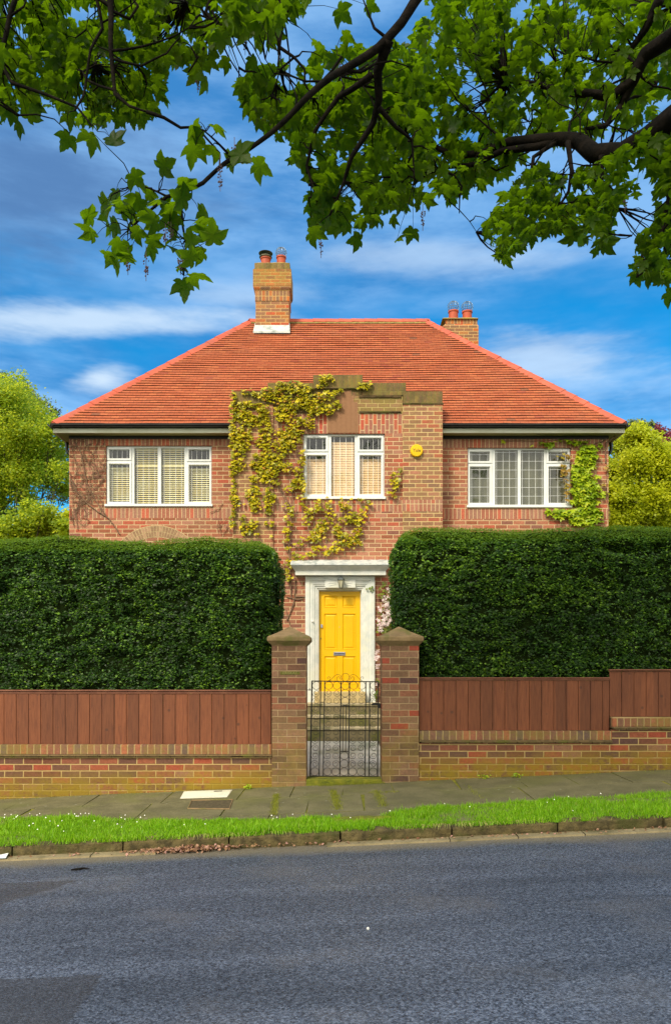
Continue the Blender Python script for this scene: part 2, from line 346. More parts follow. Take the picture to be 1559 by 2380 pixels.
def roadmat():
    m, nt, b = newmat('asphalt'); pos, _ = geo(nt)
    s = nd(nt, 'ShaderNodeSeparateXYZ', {0: pos})
    vz = nd(nt, 'ShaderNodeTexVoronoi', {'Vector': pos, 'Scale': 95.0}, feature='F1')
    n1 = noi(nt, pos, 42, 4, .75); n2 = noi(nt, pos, 1.1, 4, .6)
    st = nd(nt, 'ShaderNodeCombineXYZ', {0: mth(nt, 'MULTIPLY', s.outputs[0], .35), 1: mth(nt, 'MULTIPLY', s.outputs[1], 2.2), 2: 0}).outputs[0]
    n3 = noi(nt, st, 1.0, 4, .6)
    c = ramp(nt, vz.outputs['Color'], [(0, (.022, .028, .042)), (.5, (.068, .086, .125)), (1, (.135, .162, .22))])
    c = mix(nt, 1.0, c, ramp(nt, n1, [(.36, .38), (.47, .88), (.56, 1.12), (.7, 1.45)]), 'MULTIPLY')
    c = mix(nt, 1.0, c, ramp(nt, n3, [(.3, .70), (.5, 1.0), (.7, 1.4)]), 'MULTIPLY')
    c = mix(nt, mth(nt, 'MULTIPLY', sstep(nt, n2, .5, .68), .35), c, (.13, .13, .14))
    # pale dusty gutter edge beside the kerb
    ed = sstep(nt, mth(nt, 'ADD', s.outputs[1], mth(nt, 'MULTIPLY', n2, .3)), 6.78, 7.08)
    c = mix(nt, mth(nt, 'MULTIPLY', ed, .75), c, (.20, .165, .10))
    # darker repair patches with straight edges
    wx = mth(nt, 'ADD', s.outputs[0], mth(nt, 'MULTIPLY', noi(nt, pos, 9, 3), .09)); wy = mth(nt, 'ADD', s.outputs[1], mth(nt, 'MULTIPLY', noi(nt, pos, 7, 3), .08))
    pa = mth(nt, 'MULTIPLY', sstep(nt, wx, -1.24, -1.21, 1, 0), sstep(nt, wy, 4.17, 4.20, 1, 0))
    diag = mth(nt, 'ADD', wx, mth(nt, 'MULTIPLY', wy, -.62))
    pb = mth(nt, 'MULTIPLY', mth(nt, 'MULTIPLY', sstep(nt, diag, -5.91, -5.87, 1, 0), sstep(nt, wy, 6.18, 6.22, 1, 0)), sstep(nt, wy, 4.9, 4.92))
    c = mix(nt, mth(nt, 'MULTIPLY', mth(nt, 'MAXIMUM', pa, pb), .55), c, (.035, .034, .036))
    rg = ramp(nt, n3, [(.3, .52), (.7, .38)])
    setb(nt, b, c, rg, mth(nt, 'ADD', mth(nt, 'MULTIPLY', vz.outputs['Distance'], -.7), n1), .006, .75)
    b.inputs['Specular IOR Level'].default_value = .6
    return m
m_road = roadmat()
def pavemat():
    m, nt, b = newmat('paving_stone'); pos, _ = geo(nt)
    c = mix(nt, sstep(nt, noi(nt, pos, 3, 5, .7), .35, .65), (.100, .095, .042), (.155, .142, .068))
    c = mix(nt, 1.0, c, ramp(nt, noi(nt, pos, 70, 3, .7), [(.3, .75), (.7, 1.25)]), 'MULTIPLY')
    c = mix(nt, mth(nt, 'MULTIPLY', sstep(nt, noi(nt, pos, 1.4, 4, .6), .48, .66), .5), c, (.12, .13, .030))
    v = nd(nt, 'ShaderNodeTexVoronoi', {'Vector': nd(nt, 'ShaderNodeVectorMath', {0: pos, 1: (1, 2.0, 1)}, operation='MULTIPLY').outputs[0], 'Scale': 4.2, 'Randomness': 1.0})
    c = mix(nt, mth(nt, 'MULTIPLY', sstep(nt, v.outputs[0], .05, .075, 1, 0), .8), c, (.42, .42, .34))
    setb(nt, b, c, .8, noi(nt, pos, 45, 5, .7), .006, .8); return m
m_pave = pavemat()
m_moss = noisy('joint_moss', (.19, .20, .012), (.09, .11, .012), 20, .95, 60, .02, c3=(.26, .24, .02), s3=5)
m_soil = noisy('soil', (.05, .038, .020), (.075, .055, .03), 10, .95, 30, .02)
m_turf = noisy('turf', (.045, .11, .008), (.07, .15, .01), 12, .95, 60, .02, c3=(.10, .12, .015), s3=3)
m_kerb = noisy('kerb_stone', (.045, .036, .013), (.125, .098, .036), 9, .9, 22, .03, c3=(.055, .055, .012), s3=4)
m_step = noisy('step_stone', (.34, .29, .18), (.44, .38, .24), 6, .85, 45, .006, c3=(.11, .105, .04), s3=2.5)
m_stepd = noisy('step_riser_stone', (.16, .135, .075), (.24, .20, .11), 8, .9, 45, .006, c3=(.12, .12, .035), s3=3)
m_thr = noisy('threshold_stone', (.46, .36, .17), (.54, .43, .22), 8, .85, 60, .004)
m_path = noisy('path_flag', (.50, .50, .46), (.60, .59, .54), 3, .45, 45, .004, c3=(.24, .27, .22), s3=1.3)
m_cover = noisy('utility_cover', (.66, .64, .52), (.76, .74, .62), 4, .6, 40, .002)
m_bark = noisy('bark', (.004, .0035, .003), (.012, .009, .007), 12, .9, 20, .02, spec=.1)
m_vine = noisy('dry_vine', (.23, .14, .085), (.14, .085, .055), 12, .9, 60, .003)
m_bg_trunk = noisy('trunk_bark', (.07, .06, .035), (.11, .09, .06), 8, .95, 20, .02)
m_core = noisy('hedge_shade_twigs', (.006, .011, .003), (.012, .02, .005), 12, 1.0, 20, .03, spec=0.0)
m_hedge = leafmat('hedge_leaf', [(0, (.006, .024, .004)), (.45, (.018, .066, .007)), (.75, (.045, .125, .010)), (1, (.16, .33, .025))], (.14, .32, .02), .22, .5, (3.0, (1.3, 1.15, .8)))
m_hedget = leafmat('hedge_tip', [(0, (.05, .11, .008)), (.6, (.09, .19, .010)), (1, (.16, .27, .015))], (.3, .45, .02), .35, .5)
m_syc = leafmat('sycamore_leaf', [(0, (.007, .024, .003)), (.5, (.022, .058, .004)), (1, (.075, .125, .005))], (.26, .48, .004), .44, .5, spec=.2, clump=(1.6, (.42, .48, .5)))
m_ivy = leafmat('ivy_leaf', [(0, (.12, .14, .005)), (.35, (.30, .29, .006)), (.7, (.48, .42, .008)), (.9, (.62, .52, .012)), (1, (.40, .17, .03))], (.6, .5, .02), .2, .38, spec=.5)
m_ivyg = leafmat('green_creeper_leaf', [(0, (.13, .22, .008)), (.4, (.24, .36, .010)), (.8, (.36, .48, .015)), (1, (.42, .46, .02))], (.55, .7, .02), .25, .42)
m_ivyb = leafmat('withered_creeper_leaf', [(0, (.26, .16, .03)), (.6, (.38, .25, .05)), (1, (.30, .30, .03))], (.5, .35, .05), .25, .5)
m_tree1 = leafmat('lime_tree_leaf', [(0, (.14, .24, .012)), (.5, (.26, .40, .016)), (1, (.42, .55, .05))], (.9, 1.0, .05), .62, .5, (1.2, (.75, .8, .8)))
m_tree2 = leafmat('bright_shrub_leaf', [(0, (.32, .38, .008)), (.5, (.52, .58, .010)), (1, (.70, .72, .03))], (.98, .98, .05), .5, .5, (1.2, (.7, .78, .8)))
m_tree3 = leafmat('purple_tree_leaf', [(0, (.10, .02, .04)), (.5, (.20, .04, .07)), (1, (.32, .10, .12))], (.5, .1, .15), .3, .5)
m_grass = leafmat('grass_blade', [(0, (.11, .25, .006)), (.5, (.21, .46, .008)), (.93, (.32, .60, .012)), (1, (.50, .50, .14))], (.45, .8, .01), .35, .5, (2.0, (.85, .9, .8)))
m_daisy = noisy('daisy_petal', (.85, .85, .80), (.8, .8, .75), 3, .7)
m_pink = noisy('clematis_petal', (.72, .55, .55), (.85, .74, .72), 25, .6)
m_litter = leafmat('leaf_litter', [(0, (.16, .07, .04)), (.4, (.26, .15, .07)), (.8, (.38, .22, .15)), (1, (.45, .25, .22))], (.4, .2, .1), .1, .8)
m_seed = noisy('seed_husk', (.10, .06, .09), (.16, .11, .10), 30, .7)
m_paper = noisy('litter_paper', (.65, .78, .82), (.8, .82, .8), 8, .7)

# ---------------- ground, road, pavement ----------------
BSL = .044
def gx(x): return BSL * max(-14, min(14, x))
def sheet(name, y0, y1, zf, m, x0=-60, x1=60, nx=160, ny=6, kind='structure', rough=0.0, parent=None):
    mb = MB(); xs = np.linspace(x0, x1, nx + 1); vs = []; fs = []
    for j in range(ny + 1):
        for x in xs:
            a = y0(x) if callable(y0) else y0; b_ = y1(x) if callable(y1) else y1
            y = a + (b_ - a) * j / ny
            z = zf(x, y)
            if rough: z += (noise.noise(Vector((x * 2.3, y * 2.3, 0)))) * rough
            vs.append((x, y, z))
    for j in range(ny):
        for i in range(nx):
            k = j * (nx + 1) + i; fs.append((k, k + 1, k + nx + 2, k + nx + 1))
    mb.add(vs, fs); o = mb.build(name, m, parent, smooth=True)
    if kind: o['kind'] = kind
    return o
PVZ = ZE - 1.547
sheet('ground', -500, 900, lambda x, y: gx(x) - .22 - (0 if abs(y) < 40 else .3), m_turf, -700, 700, 400, 40)
def road_z(x, y): return gx(x) - .012 + .05 * math.sin(math.pi * max(0, min(1, (y - .8) / 6.3)))
sheet('road', .8, 7.12, road_z, m_road, nx=300, ny=30)
sheet('far_pavement', -3.5, .8, lambda x, y: gx(x) + .09, m_pave, nx=100, ny=4)
# verge front edge -> pavement edge
def verge_edge(x):
    pts = [(-14, 8.6), (-3.6, 8.38), (-2.6, 8.15), (-1.5, 7.78), (-.6, 7.72), (.05, 7.66), (.40, 7.60), (.62, 7.78), (.95, 7.92), (1.6, 7.98), (3.9, 8.2), (14, 8.9)]
    for (a, ya), (b_, yb) in zip(pts, pts[1:]):
        if a <= x <= b_: return ya + (yb - ya) * (x - a) / (b_ - a)
    return 8.6
def pav_z(x, y): return gx(x) + .10 + (PVZ - .10) * (y - 7.1) / (9.6 - 7.1)
sheet('verge_soil', 7.2, lambda x: verge_edge(x) + .03, lambda x, y: pav_z(x, y) - .012, m_turf, -14, 14, 300, 8, rough=.012)
# paving slabs (one pavement, built slab by slab with mossy joints)
sheet('pavement_bed', lambda x: 7.35, 9.75, lambda x, y: pav_z(x, y) - .009, m_moss, -14, 14, 200, 6)
mb = MB(); random.seed(4)
rows = [(7.32, 7.98), (7.995, 8.86), (8.875, 9.60)]
joints = []
for ri, (ya, yb) in enumerate(rows):
    x = -14 + ri * .37
    while x < 14:
        wd = random.choice([.62, .78, .9, .92]); x1 = x + wd; n = 8
        dz = random.uniform(-.003, .003); tl = random.uniform(-.003, .003); g = .004
        sk = random.uniform(-.025, .03)
        gj = g if random.random() < .8 else .009
        A = (x + gj, ya + g); B = (x1 - gj, ya + g); C_ = (x1 - gj + sk, yb - g); D_ = (x + gj + sk, yb - g)
        top = [(p[0], p[1], pav_z(*p) + dz + (tl if i in (1, 2) else -tl)) for i, p in enumerate((A, B, C_, D_))]
        bot = [(p[0], p[1], p[2] - .03) for p in top]
        # slabs under the grass verge are hidden by the turf
        mb.add(bot + top, [(4, 5, 6, 7), (0, 1, 5, 4), (1, 2, 6, 5), (2, 3, 7, 6), (3, 0, 4, 7)])
        x = x1
tag(mb.build('pavement', m_pave, bevel=.003), kind='structure')
# kerb stones
mb = MB(); x = -14.0; random.seed(9)
kj = [-14]; 
while kj[-1] < 14: kj.append(kj[-1] + random.choice([.95, 1.0, .9, 1.05]))
off = (P(532, 1950, 7.1).x) - min(kj, key=lambda v: abs(v - P(532, 1950, 7.1).x)); kj = [k + off for k in kj]
for a, b_ in zip(kj, kj[1:]):
    n = 14; yo = random.uniform(-.012, .012); zo = random.uniform(-.006, .008); rings = []
    for i in range(n + 1):
        xx = a + .008 + (b_ - a - .016) * i / n; z0 = gx(xx)
        def w_(s, amp=.007): return noise.noise(Vector((xx * 7, s * 3.1, s))) * amp * 2
        e = .012 if i in (0, n) else 0
        prof = [(7.10 + yo + w_(1) + e, z0 - .06), (7.095 + yo + w_(2) + e, z0 + .03), (7.10 + yo + w_(3) + e, z0 + .085 + zo), (7.118 + yo + w_(4), z0 + .104 + zo + w_(5, .004) - e), (7.23, z0 + .108 + zo + w_(6, .003) - e), (7.235, z0 - .06)]
        rings.append([(xx, p, q) for p, q in prof])
    mb.loft(rings)
tag(mb.build('kerb', m_kerb, smooth=False), kind='structure')
mb = MB(); x = -14.0
while x < 14:          # flat channel stones in the gutter
    L = random.uniform(.5, 1.3); 
    if random.random() < .8:
        mb.add([(x, 6.99, gx(x) + .006), (x + L - .01, 6.99, gx(x + L) + .006), (x + L - .01, 7.1, gx(x + L) + .010), (x, 7.1, gx(x) + .010), (x, 6.985, gx(x) - .01), (x + L - .01, 6.985, gx(x + L) - .01)], [(0, 1, 2, 3), (4, 5, 1, 0)])
    x += L
tag(mb.build('gutter_channel', noisy('channel_stone', (.20, .165, .09), (.28, .23, .13), 6, .9, 40, .004, c3=(.12, .105, .05), s3=3)), kind='structure')

# grass blades on the verge
def blades(name, pts, hs, mat, lab, parent=None):
    n = len(pts); az = rng.random(n) * 2 * np.pi; lean = rng.normal(0, .38, (n, 2))
    tv = [(-.5, 0, 0), (.5, 0, 0), (.38, 0, .5), (-.38, 0, .5), (0, .12, 1.0)]
    tv = np.array([(v[0] * .11, v[1], v[2]) for v in tv]); tf = [(0, 1, 2, 3), (3, 2, 4)]
    up = np.stack([lean[:, 0], lean[:, 1], np.ones(n)], 1); side = np.stack([np.cos(az), np.sin(az), np.zeros(n)], 1)
    up /= np.linalg.norm(up, axis=1, keepdims=True); side -= up * np.sum(side * up, 1, keepdims=True); side /= np.linalg.norm(side, axis=1, keepdims=True)
    rot = np.stack([side, np.cross(up, side), up], 2)
    return scatter(name, tv, tf, pts, rot, hs, mat, parent)
pts = []; hs = []
while len(pts) < 118000:
    x = random.uniform(-5.8, 6.2); ye = verge_edge(x); y = random.uniform(7.10, ye + .03)
    ns = noise.noise(Vector((x * 1.2, y * 1.6, 3))); fine = noise.noise(Vector((x * 6, y * 6, 9)))
    bare = math.exp(-((x - .28) / .42) ** 2 - ((y - 7.58) / .16) ** 2)
    if random.random() < bare * 1.3: continue
    edge = (ye + .03 - y) + fine * .05
    if edge < 0: continue
    if y < 7.22 and random.random() > .45 + fine: continue
    if random.random() < .25 - ns * .3 - fine * .3: continue
    z = pav_z(x, y) - .012 if y > 7.235 else gx(x) + .10
    pts.append((x, y, z)); hs.append(random.uniform(.035, .07) * (1 + .5 * ns + .3 * fine) * (1.5 if random.random() < .03 else 1))
go = blades('grass', pts, hs, m_grass, '')
tag(go, 'bright green grass verge between the kerb and the paving', 'grass', kind='stuff')
# long straggling blades over the kerb
pts = []; hs = []
mbs = MB()
for i in range(260):
    x = random.choice([random.uniform(-4.3, 5), random.gauss(-1.0, .25), random.gauss(1.2, .3)]); p0 = Vector((x, 7.15 + random.uniform(-.03, .05), gx(x) + .11)); dx = random.uniform(-.05, .05)
    l = random.uniform(.05, .11)
    p1 = p0 + Vector((dx * .5, -l * .5, l * .3)); p2 = p0 + Vector((dx, -l * .8, -l * .25)); wv = Vector((.002, 0, .001))
    mbs.add([p0 - wv, p0 + wv, p1 + wv, p1 - wv, p2], [(0, 1, 2, 3), (3, 2, 4)])
tag(mbs.build('straw_grass', noisy('dry_grass', (.33, .33, .09), (.22, .30, .04), 9, .7)), 'pale dry grass blades straggling over the kerb edge', 'grass', kind='stuff')
# daisies
dm = MB(); random.seed(21)
cnt = 0
while cnt < 65:
    x = random.choice([random.uniform(-4.4, 4.6), random.uniform(-4.4, -2.0)]); ye = verge_edge(x); t = random.random()
    y = ye - abs(random.gauss(0, .16)) if t < .6 else random.uniform(7.3, ye)
    if y < 7.28: continue
    z = pav_z(x, y) + random.uniform(.045, .075); r = random.uniform(.004, .0075)
    dm.add([(x + math.cos(a) * r, y + math.sin(a) * r * .8 - .004, z + (math.sin(a) * r * .7)) for a in [k * math.pi / 3 for k in range(6)]] + [(x, y, z + .006)], [(k, (k + 1) % 6, 6) for k in range(6)])
    cnt += 1
tag(dm.build('daisies', m_daisy), 'tiny white daisies dotted through the grass verge', 'flowers', kind='stuff')
# moss patch in the bare spot and along the gate threshold
def blob(name, cx, cy, rx, ry, zf, h, mat, seed, lab=None, cat=None):
    mb = MB(); n = 30; rings = []
    for k, s in enumerate((1.0, .85, .6, .3, .02)):
        rings.append([(cx + math.cos(a) * rx * s * (1 + .35 * noise.noise(Vector((math.cos(a) * 2, math.sin(a) * 2, seed)))), cy + math.sin(a) * ry * s * (1 + .35 * noise.noise(Vector((math.cos(a) * 2, math.sin(a) * 2, seed)))), 0) for a in [2 * math.pi * j / n for j in range(n)]])
    rings = [[(x, y, zf(x, y) + h * (0, .6, .9, 1, 1)[k] + noise.noise(Vector((x * 12, y * 12, seed))) * h * .5 * (k > 0)) for x, y, _ in r] for k, r in enumerate(rings)]
    mb.loft(rings, cap=False)
    return tag(mb.build(name, mat, smooth=True), lab, cat, kind='stuff')
blob('moss', .22, 7.60, .46, .14, lambda x, y: pav_z(x, y) - .004, .014, m_moss, 2.2, 'yellow green moss on bare soil where the grass is worn', 'moss')

# ---------------- garden wall, fences, pillars ----------------
YG = 9.56
def gz(py, d=YG): return PZ(py, d)
def garden_wall():
    def soldiers(mb, x0, x1, zt, zb): mb.box(x0, x1, YG, YG + .22, zb, zt, 1)
    def crease(mb, x0, x1, zt, zb):     # two courses of projecting creasing tiles, broken edge
        x = x0
        while x < x1 - .01:
            l = min(random.uniform(.14, .17), x1 - x); p = random.uniform(-.004, .006)
            zm = (zt + zb) / 2
            mb.box(x, x + l - .003, YG - .038 + p, YG + .2, zm + .001, zt - .002, 2)
            if random.random() < .93: mb.box(x + .03, x + l + .02 if x + l + .02 < x1 else x1, YG - .022 + p, YG + .2, zb + .001, zm - .001, 2)
            x += l
    random.seed(3)
    r = empty('garden_wall', (-3.6, YG + .1, gx(-3.6)), 'low mossy brick garden wall below the fence left of the gate', 'wall', 'low brick garden walls')
    mb = MB(); xl, xr = -14, -.806
    mb.box(xl, xr, YG + .008, YG + .22, -1.0, gz(1760)); mb.build('wall_face', m_gw, r)
    mb = MB(); soldiers(mb, xl, -.815, gz(1731), gz(1753.2)); mb.m = [0] * len(mb.m); mb.build('soldier_course', m_gs, r, bevel=.004)
    mb = MB(); crease(mb, xl, -.808, gz(1753.2), gz(1760)); mb.m = [0] * len(mb.m); mb.build('creasing_ledge', m_creas, r)
    r = empty('garden_wall', (4, YG + .1, gx(4)), 'stepped brick garden wall below the two fences right of the gate', 'wall', 'low brick garden walls')
    xs = PX(1421.5, YG)
    mb = MB(); mb.box(1.057, xs - .001, YG + .008, YG + .22, -.6, gz(1727)); mb.box(xs, 14, YG + .004, YG + .22, -.6, gz(1696)); mb.build('wall_face', m_gw, r)
    mb = MB(); mb.box(1.066, xs - .002, YG, YG + .22, gz(1720), gz(1699)); mb.box(xs + .004, 14, YG - .004, YG + .22, gz(1689), gz(1667)); mb.build('soldier_course', m_gs, r, bevel=.004)
    mb = MB(); crease(mb, 1.06, xs - .004, gz(1720), gz(1727)); crease(mb, xs + .002, 14, gz(1689), gz(1696)); mb.m = [0] * len(mb.m); mb.build('creasing_ledge', m_creas, r)
    def fence(x0, x1, zt, zb, railh, lab, topcap=True):
        r = empty('fence', ((x0 + x1) / 2 if abs(x0) < 9 and abs(x1) < 9 else (x0 if abs(x0) < 9 else x1), YG + .07, zb), lab, 'fence', 'stained board fences on the garden wall')
        mb = MB(); x = x0
        while x < x1 - .01:
            l = min(.156, x1 - x); dy = random.uniform(-.003, .003)
            mb.box(x + .0025, x + l - .0025, YG + .060 + dy, YG + .078 + dy, zb, zt - railh - .002)
            x += .156
        mb.build('board_panel', m_wood, r, bevel=.003)
        mb = MB(); mb.box(x0, x1, YG + .052, YG + .10, zt - railh, zt - .018)
        if topcap: mb.box(x0 - .001, x1 + .001, YG + .035, YG + .12, zt - .016, zt)
        mb.build('rail', m_rail, r, bevel=.004)
        mb = MB(); mb.box(x0, x1, YG + .080, YG + .11, zb + .1, zb + .18); mb.build('back_rail', m_rail, r)
    fence(-13.9, -.82, gz(1603.5, YG + .04), gz(1731) + .002, .05, 'long stained brown board fence below the left hedge')
    fence(1.068, xs - .0135, gz(1574.5, YG + .04), gz(1699) + .002, .04, 'stained brown board fence between the right gate pillar and the higher fence')
    fence(xs - .012, 13.9, gz(1555.5, YG + .04), gz(1667) + .002, .03, 'taller stained brown board fence at the far right on the stepped wall')
garden_wall()
def pillar(x0, x1, zt, lab, cap_x, plate=False):
    wd = x1 - x0; y0, y1 = YG - .012, YG - .012 + .45; xc, yc = (x0 + x1) / 2, (y0 + y1) / 2
    r = empty('gate_pillar', (xc, yc, gx(xc)), lab, 'pillar', 'pillars either side of the gate')
    mb = MB(); mb.box(x0, x1, y0, y1, -.5, zt); mb.build('shaft', m_gp, r, bevel=.004)
    mb = MB(); a, b_ = cap_x
    def ring(ins, z): return [(a + ins, y0 - (.056 - ins), z), (b_ - ins, y0 - (.056 - ins), z), (b_ - ins, y1 + .056 - ins, z), (a + ins, y1 + .056 - ins, z)]
    ax, ay = (a + b_) / 2, yc
    rings = [ring(.054, zt), ring(.050, zt + .012), ring(.030, zt + .030), ring(.012, zt + .052), ring(0.004, zt + .058), ring(0, zt + .064), ring(0, zt + .106), ring(.008, zt + .118)]
    ap = [(ax + dx * .012, ay + dy * .012, zt + .252) for dx, dy in ((-1, -1), (1, -1), (1, 1), (-1, 1))]
    mid = [(p[0] * .5 + q[0] * .5, p[1] * .5 + q[1] * .5, (p[2] + q[2]) / 2 - .006) for p, q in zip(ring(.008, zt + .118), ap)]
    mb.loft(rings + [mid, ap]); mb.build('cap', m_capst, r, bevel=.005)
    return r
pl = pillar(-.806, -.372, gz(1501), 'weathered brick gate pillar left of the gate, with the small name plate', (-.862, -.312))
prr = pillar(.590, 1.057, gz(1501), 'brick gate pillar right of the gate, by the latch', (.532, 1.112))
def text(name, body, size, loc, mat, parent, depth=.001, sx=1.0):
    c = bpy.data.curves.new(name, 'FONT'); c.body = body; c.size = size; c.extrude = depth; c.align_x = 'CENTER'; c.align_y = 'CENTER'
    t = bpy.data.objects.new(name, c); col.objects.link(t)
    me = bpy.data.meshes.new_from_object(t.evaluated_get(bpy.context.evaluated_depsgraph_get()))
    col.objects.unlink(t); bpy.data.objects.remove(t)
    og = worigin(parent)
    for v in me.vertices:
        x, y, z = v.co; v.co = (x * sx + loc[0] - og.x, loc[1] - z - og.y, y + loc[2] - og.z)
    me.materials.clear(); me.materials.append(mat)
    o = bpy.data.objects.new(name, me); col.objects.link(o); o.parent = parent; return o
def cr2(x, y): return 637.2 + x * .05576, 1535.1 + y * .05576     # close-up of the name plate
a, b_ = cr2(255, 455), cr2(1075, 590)
mb = MB(); mb.box(PX(a[0], YG), PX(b_[0], YG), YG - .017, YG - .0, gz(b_[1]), gz(a[1]))
npl = mb.build('name_plate', noisy('mossy_plate', (.07, .075, .012), (.14, .13, .02), 30, .8, 60, .002), pl, bevel=.002)
text('lettering', 'ERISKAY', .048, ((PX(a[0], YG) + PX(b_[0], YG)) / 2, YG - .0175, (gz(a[1]) + gz(b_[1])) / 2), noisy('worn_lettering', (.34, .30, .10), (.24, .23, .07), 20, .7), npl, .0012, 1.05)

# ---------------- gate ----------------
YT = 9.78
def G(x, y): return Vector((PX(695.1 + x * .13934, YT), YT, PZ(1549.6 + y * .13934, YT)))
gr = empty('garden_gate', G(760, 1830), 'black wrought iron garden gate with scrollwork between the brick pillars', 'gate')
LX = lambda y: -30 * (y - 240) / 1585            # the gate leans slightly
def g(x, y): return G(x + LX(y) * (1 - (x - 215) / 1100 * .6), y)
def bar(mb, a, b_, wd=.012):
    a, b_ = Vector(a), Vector(b_); d = (b_ - a).normalized(); s = d.cross(Vector((0, 1, 0))) * wd / 2; t = Vector((0, wd / 2, 0))
    mb.loft([[a + s + t, a + s - t, a - s - t, a - s + t], [b_ + s + t, b_ + s - t, b_ - s - t, b_ - s + t]])
mb = MB(); bar(mb, g(215, 240), g(215, 1825), .018); bar(mb, g(1318, 252), g(1318, 1825), .016); bar(mb, g(205, 238), g(1326, 250), .013); bar(mb, g(205, 1825), g(1330, 1832), .016)
mb.build('frame', m_iron, gr)
for x in (361, 427, 698, 841, 1111, 1177):
    mb = MB(); bar(mb, g(x, 243), g(x, 1823), .014); mb.build('upright_bar', m_iron, gr)
mb = MB(); bar(mb, g(741, 650), g(741, 1410), .010); bar(mb, g(789, 650), g(789, 1410), .010); bar(mb, g(698, 650), g(841, 650), .010); bar(mb, g(698, 1412), g(841, 1412), .010)
for xa, xb, y in ((361, 427, 592), (361, 427, 800), (1111, 1177, 592)): bar(mb, g(xa, y), g(xb, y), .007)
mb.build('centre_bars', m_iron, gr)
mb = MB(); WR = .0034
def circ(cx, cy, r): mb.tube([g(cx + r * math.cos(t), cy + r * math.sin(t)) for t in [2 * math.pi * k / 20 for k in range(21)]], WR, 5, cap=False)
def spiral(cx, cy, r, sgn, up, turns=1.35, start=0.0):
    """scroll that starts on the outside and curls inwards"""
    pts = []
    for k in range(26):
        t = k / 25; rr = r * (1 - .72 * t); a = start + sgn * turns * 2 * math.pi * t
        pts.append(g(cx + rr * math.cos(a), cy + up * rr * math.sin(a)))
    mb.tube(pts, WR, 5, cap=False)
cols = [(288, 66), (494, 64), (630, 64), (908, 64), (1044, 64), (1247, 62)]
for i, (cx, r) in enumerate(cols):
    sg = 1 if i in (0, 1, 3, 5) else -1
    st = math.pi if sg > 0 else 0
    circ(cx, 313, r)
    for (y0, y1) in ((440, 575), (705, 845), (950, 1095), (1222, 1360), (1482, 1622)):
        # C scroll pair: an upper and a lower curl joined by an arc against the outer bar
        spiral(cx, y0, r * .98, sg, -1, 1.5, st); spiral(cx, y1, r * .98, sg, 1, 1.5, st)
        xo = cx - sg * r * .98; mb.tube([g(xo, y0), g(xo, y1)], WR, 5, cap=False)
    circ(cx, 1750, r)
for y in (313, 440, 577, 1485, 1618, 1750): circ(769, y, 65)
mb.build('scrollwork', m_iron, gr)
mb = MB(); WR = .0028; circ(771, 175, 65)
for s in (-1, 1):
    X = lambda x: 771 + s * x
    arc = [(262, 238), (225, 200), (185, 155), (150, 132), (115, 128), (85, 145), (68, 175), (66, 200), (78, 218)]
    mb.tube([g(X(x), y) for x, y in arc], WR, 5)
    for cx, cy, r, st in ((110, 195, 44, 0), (283, 192, 40, 1)):
        mb.tube([g(X(cx + s * 0 + (rr := r * (1 - .7 * t)) * math.cos(math.pi * .5 + 5.6 * t * (1 if st else -1))), cy + rr * math.sin(math.pi * .5 + 5.6 * t * (1 if st else -1))) for t in [k / 18 for k in range(19)]], WR, 5)
mb.build('top_scroll', m_iron, gr)
mb = MB(); bar(mb, g(1205, 632), g(1372, 632), .022); bar(mb, g(1225, 622), g(1340, 622), .030); mb.box(.556, .585, YT - .03, YT + .02, g(1, 690).z, g(1, 612).z); mb.tube([g(1215, 640), g(1235, 625), g(1290, 612), g(1300, 640)], .006, 6)
mb.build('latch', m_iron, gr)
for y in (388, 1855):
    mb = MB(); bar(mb, g(130, y), g(215, y), .010); mb.tube([g(178, y - 28), g(178, y + 8)], .006, 6); mb.build('hinge', m_iron, gr)

# ---------------- path and steps ----------------
mb = MB(); ys = [9.66, 10.5, 11.4, 12.3, 13.42]; zp = lambda y: PZ(1806, 9.75) - .01 + (PZ(1720, 13.5) - PZ(1806, 9.75)) * (y - 9.75) / 3.75
for a, b_ in zip(ys, ys[1:]): mb.add([(-.62, a + .01, zp(a)), (.75, a + .01, zp(a)), (.75, b_ - .01, zp(b_)), (-.62, b_ - .01, zp(b_)), (-.62, a + .01, zp(a) - .2), (.75, a + .01, zp(a) - .2)], [(0, 1, 2, 3), (4, 5, 1, 0)])
tag(mb.build('path', m_path), kind='structure')
sheet('garden_ground', 9.72, 40, lambda x, y: .13 + .02 * x * (1 if abs(x) < 9 else 0) + (.16 if y > 13 else (y - 9.72) * .045), m_soil, -18, 18, 60, 20)
th = MB(); th.box(-.37, .588, 9.545, 9.84, gx(0) - .1, zp(9.84) + .008); 
tag(th.build('gate_threshold', m_moss, bevel=.01), 'mossy stone threshold under the iron gate', 'threshold')
sr = empty('entrance_steps', (.05, 14, zp(13.5)), 'worn stone steps rising to the yellow door', 'steps')
D = 14.72
def zs(py, d): return PZ(py, d)
lv = [(zs(1720, 13.5), 13.5), (zs(1688, 13.8), 13.8), (zs(1661, 14.1), 14.1), (zs(1634, 14.4), 14.4)]
for i in range(3):
    zb = lv[i][0] - .03; zt = lv[i + 1][0]; y0 = lv[i][1]
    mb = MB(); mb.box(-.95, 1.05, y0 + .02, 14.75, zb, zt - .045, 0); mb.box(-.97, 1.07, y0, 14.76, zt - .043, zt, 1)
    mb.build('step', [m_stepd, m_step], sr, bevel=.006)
mb = MB(); mb.box(PX(731, 14.5), PX(850, 14.5), 14.46, 14.86, lv[3][0] + .001, PZ(1608, 14.6)); mb.build('threshold_block', m_thr, sr, bevel=.006)

